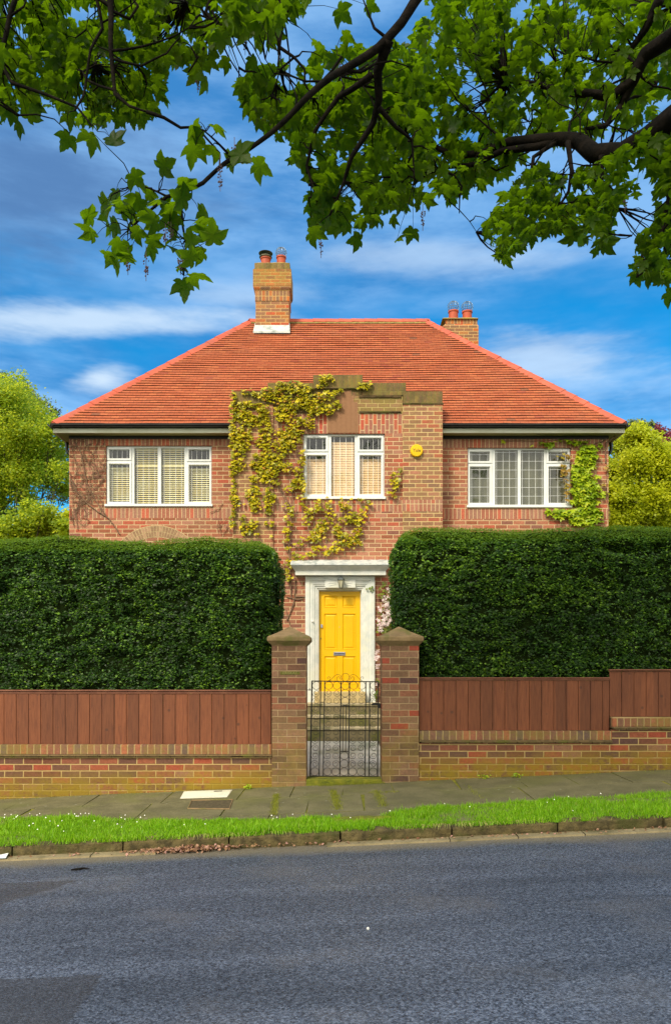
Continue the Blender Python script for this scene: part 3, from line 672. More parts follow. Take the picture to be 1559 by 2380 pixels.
# ---------------- the house ----------------
YB, YW, YE = 14.70, 15.10, 14.80
SB = F / YB
def bx(px): return PX(px, YB)
def bz(py): return PZ(py, YB)
def wx(px): return PX(px, YW)
def wz(py): return PZ(py, YW)
HR = empty('brick_house', (0, 18, .3), 'two storey red brick house with hipped orange tile roof and yellow front door', 'house')
XL, XR = wx(161.5), wx(1413)
YBK = 21.6
ZS = PZ(1006, 14.85)              # soffit height
FLOOR = .1
def panel(mb, x0, x1, z0, z1, y, ops, bands, dep=.11, m0=0):
    xs = sorted(set([x0, x1] + [o[0] for o in ops] + [o[1] for o in ops])); zs_ = sorted(set([z0, z1] + [o[2] for o in ops] + [o[3] for o in ops] + [b for q in bands for b in q[:2]]))
    xs = [v for v in xs if x0 <= v <= x1]; zs_ = [v for v in zs_ if z0 <= v <= z1]
    for a, b_ in zip(xs, xs[1:]):
        for c, d in zip(zs_, zs_[1:]):
            mx, mz = (a + b_) / 2, (c + d) / 2
            if any(o[0] < mx < o[1] and o[2] < mz < o[3] for o in ops): continue
            m = m0
            for q in bands:
                if q[0] < mz < q[1] and (len(q) < 4 or q[3] < mx < q[4]): m = q[2]
            mb.face([(a, y, c), (b_, y, c), (b_, y, d), (a, y, d)], m)
    for o in ops:
        a, b_, c, d = o[:4]
        mb.face([(a, y, c), (a, y, d), (a, y + dep, d), (a, y + dep, c)], m0); mb.face([(b_, y, c), (b_, y + dep, c), (b_, y + dep, d), (b_, y, d)], m0)
        mb.face([(a, y, d), (b_, y, d), (b_, y + dep, d), (a, y + dep, d)], m0); mb.face([(a, y, c), (a, y + dep, c), (b_, y + dep, c), (b_, y, c)], m0)
BXL, BXR = bx(541.5), bx(1028)
w1 = (wx(246.5), wx(492.5), wz(1173.5), wz(1035.5)); w3 = (wx(1086), wx(1326), wz(1176), wz(1040.5)); w2 = (bx(704), bx(894), bz(1155.5), bz(1006.5))
mb = MB()
sb = (wz(1204), wz(1179.5), 1)
panel(mb, XL, BXL, FLOOR, ZS, YW, [w1], [sb, (wz(1035.5), ZS, 1)])
panel(mb, BXR, XR, FLOOR, ZS, YW, [w3], [(wz(1206), wz(1182), 1), (wz(1040.5), ZS, 1)])
mb.face([(XL, YBK, FLOOR), (XL, YBK, ZS), (XL, YW, ZS), (XL, YW, FLOOR)]); mb.face([(XR, YW, FLOOR), (XR, YW, ZS), (XR, YBK, ZS), (XR, YBK, FLOOR)]); mb.face([(XL, YBK, FLOOR), (XR, YBK, FLOOR), (XR, YBK, ZS), (XL, YBK, ZS)])
mb.build('wall', [m_brick, m_sold], HR)
# brick arch over the ground floor window
mb = MB(); cxA = wx(364); RO = .95; zc = wz(1222.5) - RO
for ring_, (ro, ri) in enumerate(((RO, RO - .105), (RO - .115, RO - .21))):
    n = 26
    for k in range(n):
        a0, a1 = R(40 + 100 * k / n + .4), R(40 + 100 * (k + 1) / n - .4)
        q = [(cxA + math.cos(a) * r, zc + math.sin(a) * r) for a, r in ((a0, ri), (a1, ri), (a1, ro), (a0, ro))]
        mb.loft([[(x, YW - .006, z) for x, z in q], [(x, YW + .02, z) for x, z in q]], random.choice((0, 0, 1)))
mb.build('window_arch', [noisy('arch_brick', (.32, .20, .11), (.24, .14, .08), 12, .85), noisy('arch_brick_pale', (.42, .26, .15), (.34, .2, .12), 12, .85)], HR)
mb = MB(); q = [(cxA + math.cos(R(a)) * (RO + .012), zc + math.sin(R(a)) * (RO + .012)) for a in range(40, 141, 4)] + [(cxA + math.cos(R(a)) * (RO - .225), zc + math.sin(R(a)) * (RO - .225)) for a in range(140, 39, -4)]
nq = len(q) // 2
for k in range(nq - 1): mb.face([(q[k][0], YW - .003, q[k][1]), (q[k + 1][0], YW - .003, q[k + 1][1]), (q[-2 - k][0], YW - .003, q[-2 - k][1]), (q[-1 - k][0], YW - .003, q[-1 - k][1])])
mb.build('arch_mortar', noisy('arch_mortar', (.55, .42, .22), (.45, .34, .18), 12, .9), HR)

# entrance bay
ZP, Z2, Z3 = bz(909.5), bz(889), bz(871)
x1a, x1b = bx(634.5), bx(936)     # inner edges of the corner piers
x3a, x3b = bx(727), bx(843)
YM = YB + .035
mb = MB()
capp = PZ(936, YB)
dop = (bx(736), bx(845), FLOOR, bz(1366))
bnd = (bz(1188), bz(1161.5), 1)
panel(mb, x1a, x1b, FLOOR, bz(960), YM, [w2, dop], [bnd, (bz(1006), bz(960), 2)], .14, 0)
panel(mb, x1a, x1b, bz(960), bz(918), YM, [], [], m0=5)
for a, b_ in ((BXL, x1a), (x1b, BXR)): panel(mb, a, b_, FLOOR, capp, YB, [], [bnd], m0=3)
mb.face([(x1a, YB, FLOOR), (x1a, YM, FLOOR), (x1a, YM, capp), (x1a, YB, capp)], 3); mb.face([(x1b, YB, FLOOR), (x1b, YB, capp), (x1b, YM, capp), (x1b, YM, FLOOR)], 3)
mb.face([(BXL, YB, FLOOR), (BXL, YB, capp), (BXL, 16.0, capp), (BXL, 16.0, FLOOR)], 3); mb.face([(BXR, YB, FLOOR), (BXR, 16.0, FLOOR), (BXR, 16.0, capp), (BXR, YB, capp)], 3)
mb.face([(x1a, YM, bz(918)), (x1b, YM, bz(918)), (x1b, YB + .34, bz(918)), (x1a, YB + .34, bz(918))], 0)
mb.build('entrance_bay', [m_brickbay, m_sold, m_soldst, m_pier, m_par, m_parb], HR)
# stepped parapet
mb = MB(); yb2 = YB + .34
mb.box(BXL, bx(652), YB, yb2, capp, ZP); mb.box(bx(936.5), BXR, YB, yb2, capp, ZP)
mb.box(bx(622), bx(727), YB + .012, yb2 - .004, bz(918), Z2); mb.box(bx(843), bx(943), YB + .012, yb2 - .004, bz(918), Z2)
mb.box(bx(727.5), bx(842.5), YB + .004, yb2 - .008, bz(901), Z3)
mb.box(bx(727.5), bx(842.5), YM - .004, yb2 - .012, bz(918), bz(901.5))
mb.build('stepped_parapet', m_par, HR, bevel=.006)
for a, b_, z, dy in ((BXL - .02, bx(648), 936.5, 0), (bx(935), BXR + .02, 936.5, 0), (bx(736), bx(640), 0, 0), (bx(834), bx(932), 919.5, .02), (bx(834), bx(932), 955, .02), (bx(645), bx(735), 919.5, .02), (bx(645), bx(735), 955, .02), (bx(726), bx(845), 901, 0)):
    if z == 0: continue
    mb = MB()
    for k in range(2):
        x = a
        while x < b_ - .01:
            l = min(.165, b_ - x); mb.box(x, x + l - .003, YB - .022 + dy + k * .012 + random.uniform(-.004, .004), YM + .05, bz(z) - .016 * (k + 1) + .001, bz(z) - .016 * k); x += l
    mb.build('tile_ledge', m_creas, HR)
# ribbed tile panel above the middle window
mb = MB(); x = bx(761)
while x < bx(832):
    px = x / PX(CX + 1, YB) + CX
    top = 906 if 791 < px < 815 else (919 if 780 < px < 822 else (934 if 770 < px < 829 else (950 if 765 < px < 830 else 960)))
    mb.box(x, x + .013, YM - .016, YM + .02, bz(1005), bz(top)); mb.box(x + .013, x + .0245, YM - .005, YM + .02, bz(1005), bz(top)); x += .0245
mb.build('ribbed_panel', m_rib, HR)

# windows
def window(rect, yf, cols, lead, kind, label, sillx=.02):
    """cols: list of (x0,x1, transom_y or None) sash columns in metres"""
    x0, x1, z0, z1 = rect; yy = yf + .05
    wr = MB(); wr.frame(x0 + .002, x1 - .002, z0 + .002, z1 - .002, [(0, yy + .05), (0, yy), (.030, yy), (.034, yy + .05)])
    o = wr.build('window', m_white, HR); o['label'] = label
    mu = MB()
    for a, b_ in zip(cols, cols[1:]): mu.box(a[1], b_[0], yy + .002, yy + .05, z0 + .02, z1 - .02)
    mu.build('mullion', m_white, o, bevel=.003)
    gl = MB(); ld = MB(); panes = []
    for a, b_, tz in cols:
        if tz is not None:
            for c, d in ((z0 + .026, tz - .012), (tz + .012, z1 - .026)):
                fr = MB(); fr.frame(a + .002, b_ - .002, c, d, [(0, yy + .04), (0, yy - .012), (.012, yy - .018), (.040, yy - .018), (.050, yy + .012), (.052, yy + .03)]); fr.build('sash_frame', m_white, o)
                panes.append((a + .05, b_ - .05, c + .05, d - .05))
            mu2 = MB(); mu2.box(a, b_, yy + .003, yy + .05, tz - .012, tz + .012); mu2.build('transom', m_white, o)
        else: panes.append((a, b_, z0 + .032, z1 - .032))
    for a, b_, c, d in panes:
        gl.face([(a, yy + .026, c), (b_, yy + .026, c), (b_, yy + .026, d), (a, yy + .026, d)])
        lw = .0027; vs_ = lead[0]; n = max(1, round((b_ - a) / vs_)); e = lead[2]
        xs = [a + e + (b_ - a - 2 * e) * k / (n) for k in range(n + 1)] if e else [a + (b_ - a) * (k + .5) / n for k in range(n)]
        for x in xs: ld.box(x - lw, x + lw, yy + .019, yy + .0255, c, d)
        if lead[1]:
            z = d - .045
            while z > c: ld.box(a, b_, yy + .020, yy + .0245, z - lw, z + lw); z -= lead[1]
    gl.build('pane', m_glass, o); ld.build('glazing_bars', m_white, o)
    s = MB(); s.box(x0 - sillx, x1 + sillx, yf - .035, yy + .03, z0 - .035, z0 + .012); s.build('sill', m_white, o, bevel=.006)
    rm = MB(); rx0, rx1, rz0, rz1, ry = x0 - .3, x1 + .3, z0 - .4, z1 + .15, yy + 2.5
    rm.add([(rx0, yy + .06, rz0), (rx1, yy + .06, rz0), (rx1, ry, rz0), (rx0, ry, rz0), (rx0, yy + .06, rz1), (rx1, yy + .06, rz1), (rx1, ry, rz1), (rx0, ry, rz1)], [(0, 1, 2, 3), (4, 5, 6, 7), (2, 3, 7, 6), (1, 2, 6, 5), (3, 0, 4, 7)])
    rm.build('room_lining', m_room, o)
    bl = MB()
    if kind in ('slat', 'closed'):
        for a, b_, tz in cols:
            xa, xb = (a + .01, b_ - .01); top = (z1 - .05) if (tz is None and kind == 'slat') else (z1 - .15 if tz is None else tz - .125)
            tops = [(top, z0 + .03)]
            for t_, bt in tops:
                z = t_; k = 0
                while z > bt:
                    if kind == 'slat':
                        h = .0145; bl.add([(xa, yy + .085, z - h), (xb, yy + .085, z - h), (xb, yy + .115, z + h), (xa, yy + .115, z + h), (xa, yy + .087, z - h - .002), (xb, yy + .087, z - h - .002)], [(0, 1, 2, 3), (4, 5, 1, 0)]); z -= .0425
                    else:
                        bl.add([(xa, yy + .080, z - .026), (xb, yy + .080, z - .026), (xb, yy + .092, z + .022), (xa, yy + .092, z + .022)], [(0, 1, 2, 3)]); z -= .047
            bl.box(xa, xb, yy + .08, yy + .10, top - .02, top + .02)
            if kind == 'slat' and tz is None: bl.box(xa, xb, yy + .079, yy + .10, tz_ref - .032, tz_ref + .010)
        bl.build('blind', m_blind if kind == 'slat' else m_blindc, o)
    else:
        n = 60; xa, xb = x0, x1; rr = [[], []]
        for k in range(n + 1): x = xa + (xb - xa) * k / n; rr[0].append((x, yy + .16 + .02 * math.sin(k * 1.9), z0)); rr[1].append((x, yy + .16 + .02 * math.sin(k * 1.9), z1))
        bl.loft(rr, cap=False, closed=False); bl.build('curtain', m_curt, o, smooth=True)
    return o
tz_ref = wz(1078)
window(w1, YW, [(wx(247.5), wx(305.5), wz(1070.5)), (wx(311), wx(365.5), None), (wx(373.5), wx(427.5), None), (wx(433), wx(491.5), wz(1073))], (.11, 0, 0), 'slat', 'white window with open wooden slat blinds, left side')
window(w2, YM, [(bx(706), bx(763), bz(1049)), (bx(769.5), bx(824.5), None), (bx(830.5), bx(892), bz(1049))], (.11, 0, 0), 'closed', 'white middle window with closed peach blinds')
window(w3, YW, [(wx(1087), wx(1144), wz(1077)), (wx(1151), wx(1204), None), (wx(1211), wx(1265), None), (wx(1270), wx(1325), wz(1077))], (.165, .176, .035), 'curtain', 'white leaded window beside the green creeper')

# door and surround
def dx(x): return PX(579.3 + x * .2787, YD_)
def dzz(y): return PZ(1231 + y * .2787, YD_)
YD_ = YB
ds = MB()
x0, x1, zt, zb = dx(468), dx(1045), dzz(391), PZ(1634, YB)
ds.frame(x0, x1, zb, zt, [(0, YM + .02), (0, YB - .035), (.018, YB - .042), (.075, YB - .042), (.095, YB - .028), (.150, YB - .024), (.158, YB - .012), (.180, YB - .012), (.190, YB + .01), (.225, YB + .012), (.232, YB + .03), (.255, YB + .032), (.262, YB + .12)], 0, bottom=False)
ds.box(x0 - .012, x0 + .24, YB - .05, YB + .02, zb, zb + .24); ds.box(x1 - .24, x1 + .012, YB - .05, YB + .02, zb, zb + .24)
dso = ds.build('door_surround', m_stone, HR)
ks = MB(); ks.box(dx(632), dx(884), YB - .056, YB + .02, dzz(487), dzz(391)); kso = ks.build('keystone_block', m_stone, dso, bevel=.004)
mg_ = noisy('stone_groove', (.40, .42, .41), (.45, .47, .45), 5, .7)
for sx_ in (-1, 1):
    ks = MB()
    cxk, czk = (dx(632) + dx(884)) / 2, dzz(445)
    for ex, ez in ((.85, .55), (.85, -.1), (.8, -.5)):
        p0 = Vector((cxk + sx_ * .07, YB - .058, czk + ez * .06)); p1 = Vector((cxk + sx_ * .27 * ex, YB - .058, czk + ez * .13)); ks.tube([p0, p1], .0035, 5)
    ks.build('carved_rays', mg_, kso)
co = MB()
cprof = [(dx(387), dx(1133), .16, dzz(386), dzz(352)), (dx(380), dx(1140), .175, dzz(352) + .001, dzz(344))]
co.box(cprof[0][0], cprof[0][1], YB - .16, YM + .02, cprof[0][3], cprof[0][4])
rg = []
for ex, yo, z in ((0, .165, dzz(351.5)), (.012, .175, dzz(345)), (.03, .20, dzz(335)), (.055, .235, dzz(322)), (.075, .255, dzz(312)), (.085, .26, dzz(306))):
    a, b_ = dx(387) - ex, dx(1133) + ex; rg.append([(a, YB - yo, z), (b_, YB - yo, z), (b_, YM + .01, z), (a, YM + .01, z)])
co.loft(rg); coo = co.build('cornice', m_stone, HR)
le = MB(); a, b_ = dx(350), dx(1170)
n = 40; r0 = []; r1 = []; r2 = []
for k in range(n + 1):
    x = a + (b_ - a) * k / n; wv = noise.noise(Vector((x * 6, 0, 1))) * .008
    r0.append((x, YB - .272, dzz(309) + wv)); r1.append((x, YB - .268, dzz(296) + wv * .5)); r2.append((x, YM, dzz(262) + .03 + wv))
le.loft([r0, r1, r2], cap=False, closed=False); le.face([r0[0], r1[0], r2[0]]); le.face([r0[-1], r2[-1], r1[-1]])
le.build('lead_flashing', m_lead, coo, smooth=False)
# door leaf
YDR = YB + .12; YD_ = YB + .10
x0, x1, z0, z1 = dx(583), dx(925), dzz(1350), dzz(514)
dr = MB()
pn = [(622, 733, 552, 648), (775, 887, 552, 648), (622, 733, 697, 1001), (775, 887, 697, 1001), (622, 733, 1053, 1290), (775, 887, 1053, 1290)]
ops = [(dx(a), dx(b_), dzz(d), dzz(c)) for a, b_, c, d in pn]
panel(dr, x0, x1, z0, z1, YDR, ops, [], .001)
for a, b_, c, d in ops:
    dr.frame(a, b_, c, d, [(0, YDR), (.006, YDR - .006), (.014, YDR + .012), (.03, YDR + .014), (.055, YDR + .004)])
    i = .055; dr.face([(a + i, YDR + .004, c + i), (b_ - i, YDR + .004, c + i), (b_ - i, YDR + .004, d - i), (a + i, YDR + .004, d - i)])
dro = dr.build('door', m_door, HR)
df = MB(); df.box(dx(560), x0 - .003, YDR - .02, YDR + .06, z0, z1 + .03); df.box(x1 + .003, dx(952), YDR - .02, YDR + .06, z0, z1 + .03); df.box(x0 - .003, x1 + .003, YDR - .02, YDR + .06, z1 + .003, z1 + .03); df.box(x0 - .02, x1 + .02, YDR - .03, YDR + .05, z0 - .022, z0 - .002, 1)
df.build('door_frame', [m_stone, noisy('red_sill', (.20, .04, .02), (.16, .035, .02), 4, .6)], HR)
lb = MB(); a, b_, c, d = dx(702), dx(800), dzz(1049), dzz(1020); lb.frame(a, b_, c, d, [(0, YDR), (0, YDR - .012), (.018, YDR - .014), (.02, YDR - .006)]); lb.face([(a + .02, YDR - .006, c + .02), (b_ - .02, YDR - .006, c + .02), (b_ - .02, YDR - .006, d - .02), (a + .02, YDR - .006, d - .02)], 1)
lb.build('letterbox', [m_chrome, noisy('letterbox_flap', (.14, .15, .2), (.2, .2, .26), 6, .3, metal=.5)], dro)
hb = MB(); hb.box(dx(596), dx(611), YDR - .02, YDR + .001, dzz(816), dzz(790)); hb.tube([(dx(604), YDR - .03, dzz(812)), (dx(604), YDR - .001, dzz(812))], .014, 10); hb.build('lock', m_chrome, dro)
hb = MB(); hb.tube([(dx(597), YDR - .01, dzz(908)), (dx(597), YDR + .001, dzz(908))], .009, 10); hb.box(dx(595), dx(599), YDR - .006, YDR + .001, dzz(916), dzz(908)); hb.build('keyhole', m_steel, dro)
hb = MB(); hb.tube([(dx(752), YDR - .006, dzz(812)), (dx(752), YDR + .001, dzz(812))], .008, 10); hb.build('peephole', m_chrome, dro)
hb = MB(); YD_ = YB; hb.tube([(dx(527), YB - .055, dzz(765)), (dx(527), YB - .03, dzz(765))], [.012, .022], 12); hb.build('doorbell', m_white, HR)
# lantern
ln = MB(); cxl, yl = dx(763), YB - .15
def hexr(r, z, n=6): return [(cxl + math.cos(2 * math.pi * k / n) * r, yl + math.sin(2 * math.pi * k / n) * r, z) for k in range(n)]
zt = dzz(404)
ln.loft([hexr(.070, dzz(424)), hexr(.078, dzz(428) + .004), hexr(.060, dzz(414)), hexr(.030, dzz(406)), hexr(.012, dzz(399))])
ln.loft([hexr(.032, dzz(497)), hexr(.036, dzz(492))])
ta, tb = hexr(.064, dzz(426)), hexr(.034, dzz(492))
for a, b_ in zip(ta, tb): ln.tube([a, b_], .0045, 5)
ln.tube([(cxl, yl, dzz(402)), (cxl, yl + .03, dzz(396)), (cxl, YB - .056, dzz(404))], .008, 6); ln.tube([(cxl, YB - .07, dzz(406)), (cxl, YB - .05, dzz(406))], .03, 10)
lno = ln.build('wall_lantern', noisy('lantern_metal', (.06, .075, .08), (.12, .14, .14), 20, .4, metal=.4), HR)
ln = MB(); ln.loft([hexr(.030, dzz(491)), hexr(.059, dzz(428))], cap=False); ln.build('lantern_glass', noisy('lantern_glass', (.62, .60, .42), (.45, .42, .28), 10, .15), lno)
# alarm box
ab = MB(); c = (bx(967.3), bz(1048.8)); prof = [(.120, .0), (.124, -.02), (.122, -.045), (.108, -.06), (.0005, -.064)]
ab.loft([[(c[0] + math.cos(2 * math.pi * k / 32) * r, YB + y, c[1] + math.sin(2 * math.pi * k / 32) * r) for k in range(32)] for r, y in prof])
abo = ab.build('alarm_box', m_yel, HR, smooth=False); text('lettering', 'Yale', .088, (c[0], YB - .0645, c[1]), m_txt, abo, .001, 1.0)
ab = MB(); ab.box(c[0] - .014, c[0] + .014, YB - .04, YB - .005, c[1] - .132, c[1] - .118); ab.build('alarm_lamp', m_steel, abo)

# roof
EX0, EX1 = PX(120, YE), PX(1456, YE); RUN = 3.522; EZ = ZE + 4.69
YEB = YE + 2 * RUN
rf = MB(); TH = .022; TY = Vector((0, -1, 1)).normalized()
def slope(A, B, dirn, nseg, seed):
    """A,B eave corners; dirn inward horizontal; courses of overlapping tiles"""
    A, B, dirn = Vector(A), Vector(B), Vector(dirn); along = (B - A).normalized(); nrm = (Vector((0, 0, 1)) * RUN - dirn * RISE).normalized() * -1
    nrm = Vector((0, 0, 1)) * RUN - dirn * RISE; nrm.normalize()
    L = (B - A).length
    def pt(t, s, lift, k):      # t up the slope 0..1, s 0..1 along the course
        a0 = RUN * t; x = a0 + (L - 2 * a0) * s
        wv = noise.noise(Vector((x * 1.1 + seed, k * .35, 0))) * .010 + noise.noise(Vector((x * 5 + seed, k * 1.7, 5))) * .005
        sag = -.03 * math.sin(math.pi * min(1, t)) * math.sin(math.pi * s)
        return A + along * x + dirn * (RUN * t) + Vector((0, 0, RISE * t)) + nrm * (lift + wv * (1 if lift > .01 else .5) + sag)
    for k in range(ROWS):
        t0, t1 = k / ROWS, min(1.0, (k + 1.15) / ROWS); rl = []; ru = []; rr = []
        for i in range(nseg + 1):
            s = i / nseg; rl.append(pt(t0, s, TH, k)); ru.append(pt(t1, s, .004, k)); rr.append(pt(t0 + .5 / ROWS, s, -.004, k))
        rf.loft([rr, rl, ru], cap=False, closed=False)
slope((EX0, YE, EZ), (EX1, YE, EZ), (0, 1, 0), 90, 0)
slope((EX0, YEB, EZ), (EX0, YE, EZ), (1, 0, 0), 30, 7)
slope((EX1, YE, EZ), (EX1, YEB, EZ), (-1, 0, 0), 30, 13)
slope((EX1, YEB, EZ), (EX0, YEB, EZ), (0, -1, 0), 40, 19)
rfo = rf.build('roof', m_tile, HR)
def hipline(a, b_, nm, up=Vector((0, 0, 1)), w_=.125, l=.31, hh=.055, flat=.6):
    a, b_ = Vector(a), Vector(b_); d = (b_ - a); Ln = d.length; d.normalize(); side = d.cross(Vector((0, 0, 1))).normalized(); n_ = side.cross(d).normalized()
    if n_.z < 0: n_ = -n_
    mb = MB(); bed = MB(); n = int(Ln / l); l = Ln / n
    for k in range(n):
        s0, s1 = k * l + .004, (k + 1) * l + .035; rings = []
        jig = random.uniform(-.004, .004)
        for s, lf in ((s0, .022), (s1, .012)):
            p = a + d * s + n_ * (lf + jig); q = []
            for u, h in ((-1, -flat * w_), (-.55, -.012), (-.2, .022), (.2, .022), (.55, -.012), (1, -flat * w_), (.86, -flat * w_ - .01), (.45, -.034), (0, -.004), (-.45, -.034), (-.86, -flat * w_ - .01)): q.append(p + side * u * w_ + n_ * h)
            rings.append(q)
        mb.loft(rings)
    m2 = 60; ra = []; rb = []
    for sg in (-1, 1):
        r0 = []; r1 = []; 
        for k in range(m2 + 1):
            p = a + d * (Ln * k / m2); wv = noise.noise(Vector((k * .9, sg, 2))) * .014
            r0.append(p + side * sg * (w_ * .8) + n_ * (-flat * w_ * .6)); r1.append(p + side * sg * (w_ + .028 + wv) + n_ * (-flat * w_ - .040))
        bed.loft([r0, r1], cap=False, closed=False)
    mb.build(nm, m_hip, rfo); bed.build('mortar_bed', m_bed, rfo)
RZ = EZ + RISE; RXL, RXR = EX0 + RUN, EX1 - RUN; RY = YE + RUN
hipline((EX0 + .02, YE + .02, EZ + .02), (RXL, RY, RZ), 'hip_tiles'); hipline((EX1 - .02, YE + .02, EZ + .02), (RXR, RY, RZ), 'hip_tiles')
hipline((EX0, YEB, EZ + .02), (RXL, RY, RZ), 'hip_tiles'); hipline((EX1, YEB, EZ + .02), (RXR, RY, RZ), 'hip_tiles')
hipline((RXL - .05, RY, RZ + .0), (RXR + .05, RY, RZ + .0), 'ridge_tiles', flat=.75)
# eaves
ev = MB(); FY = 14.85; FX0, FX1 = PX(124, FY), PX(1451, FY); zf1 = PZ(995.5, FY)
BK = YEB - .05
for a, b_, c_ in ((FX0, BXL, FX0), (BXR, FX1, FX1 - .022)):
    ev = MB(); ev.box(a, b_, FY, FY + .022, ZS, zf1); ev.box(c_, c_ + .022, FY + .023, BK, ZS, zf1); ev.build('fascia', m_fascia, HR, bevel=.002)
ev = MB()
for qs in (((FX0 + .02, BXL, FY + .02, YW + .02), (FX0 + .02, XL + .02, YW + .02, BK)), ((BXR, FX1 - .02, FY + .02, YW + .02), (XR - .02, FX1 - .02, YW + .02, BK))):
    ev = MB()
    for a, b_, y0, y1 in qs: ev.box(a, b_, y0, y1, ZS + .012, ZS + .022)
    ev.build('soffit', m_soff, HR)
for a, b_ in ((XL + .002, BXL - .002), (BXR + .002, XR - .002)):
    ev = MB(); ev.box(a, b_, YW - .022, YW - .001, wz(1020.5), ZS + .011); ev.build('eaves_dark_band', m_black, HR)  # black strip put in for the dark band below the soffit
def gutter(pts, nm='gutter'):
    mb = MB(); pr = [(-.058, .0), (-.054, -.03), (-.035, -.052), (0, -.060), (.035, -.052), (.054, -.03), (.058, 0), (.050, 0), (.03, -.044), (0, -.052), (-.03, -.044), (-.050, 0)]
    for a, b_ in zip(pts, pts[1:]):
        a, b_ = Vector(a), Vector(b_); d = (b_ - a).normalized(); s = d.cross(Vector((0, 0, 1)))
        mb.loft([[p + s * u + Vector((0, 0, h)) for u, h in pr] for p in (a, b_)])
        L = (b_ - a).length; t = .5
        while t < L: 
            p = a + d * t; mb.loft([[q + s * u * 1.1 + Vector((0, 0, h * 1.1 + .002)) for u, h in pr] for q in (p, p + d * .035)]); t += 1.05
    return mb.build(nm, m_black, HR)
GZ = PZ(986, 14.79); gy = 14.785
gutter([(EX0 + .0, gy, GZ), (BXL, gy, GZ)]); gutter([(BXR, gy, GZ), (EX1 + .0, gy, GZ)])
gutter([(EX0 - .0, gy - .05, GZ - .003), (EX0 - .0, BK, GZ - .003)]); gutter([(EX1 + .0, gy - .05, GZ - .003), (EX1 + .0, BK, GZ - .003)])
for a, b_ in ((FX0, BXL), (BXR, FX1)): ub = MB(); ub.box(a, b_, FY + .001, FY + .02, zf1 + .001, GZ + .01); ub.build('under_gutter_board', m_black, HR)
for sg, ex, wxx in ((-1, EX0, XL), (1, EX1, XR)):
    dp = MB(); x = ex - sg * .04; Yd = 15.55
    dp.tube([(x, Yd, GZ - .05), (x, Yd, GZ - .28), (x - sg * .02, Yd, GZ - .34), (wxx + sg * .05, Yd + .02, GZ - .48), (wxx + sg * .045, Yd + .02, GZ - .6), (wxx + sg * .045, Yd + .02, FLOOR)], .034, 10); dp.build('downpipe', m_black, HR)

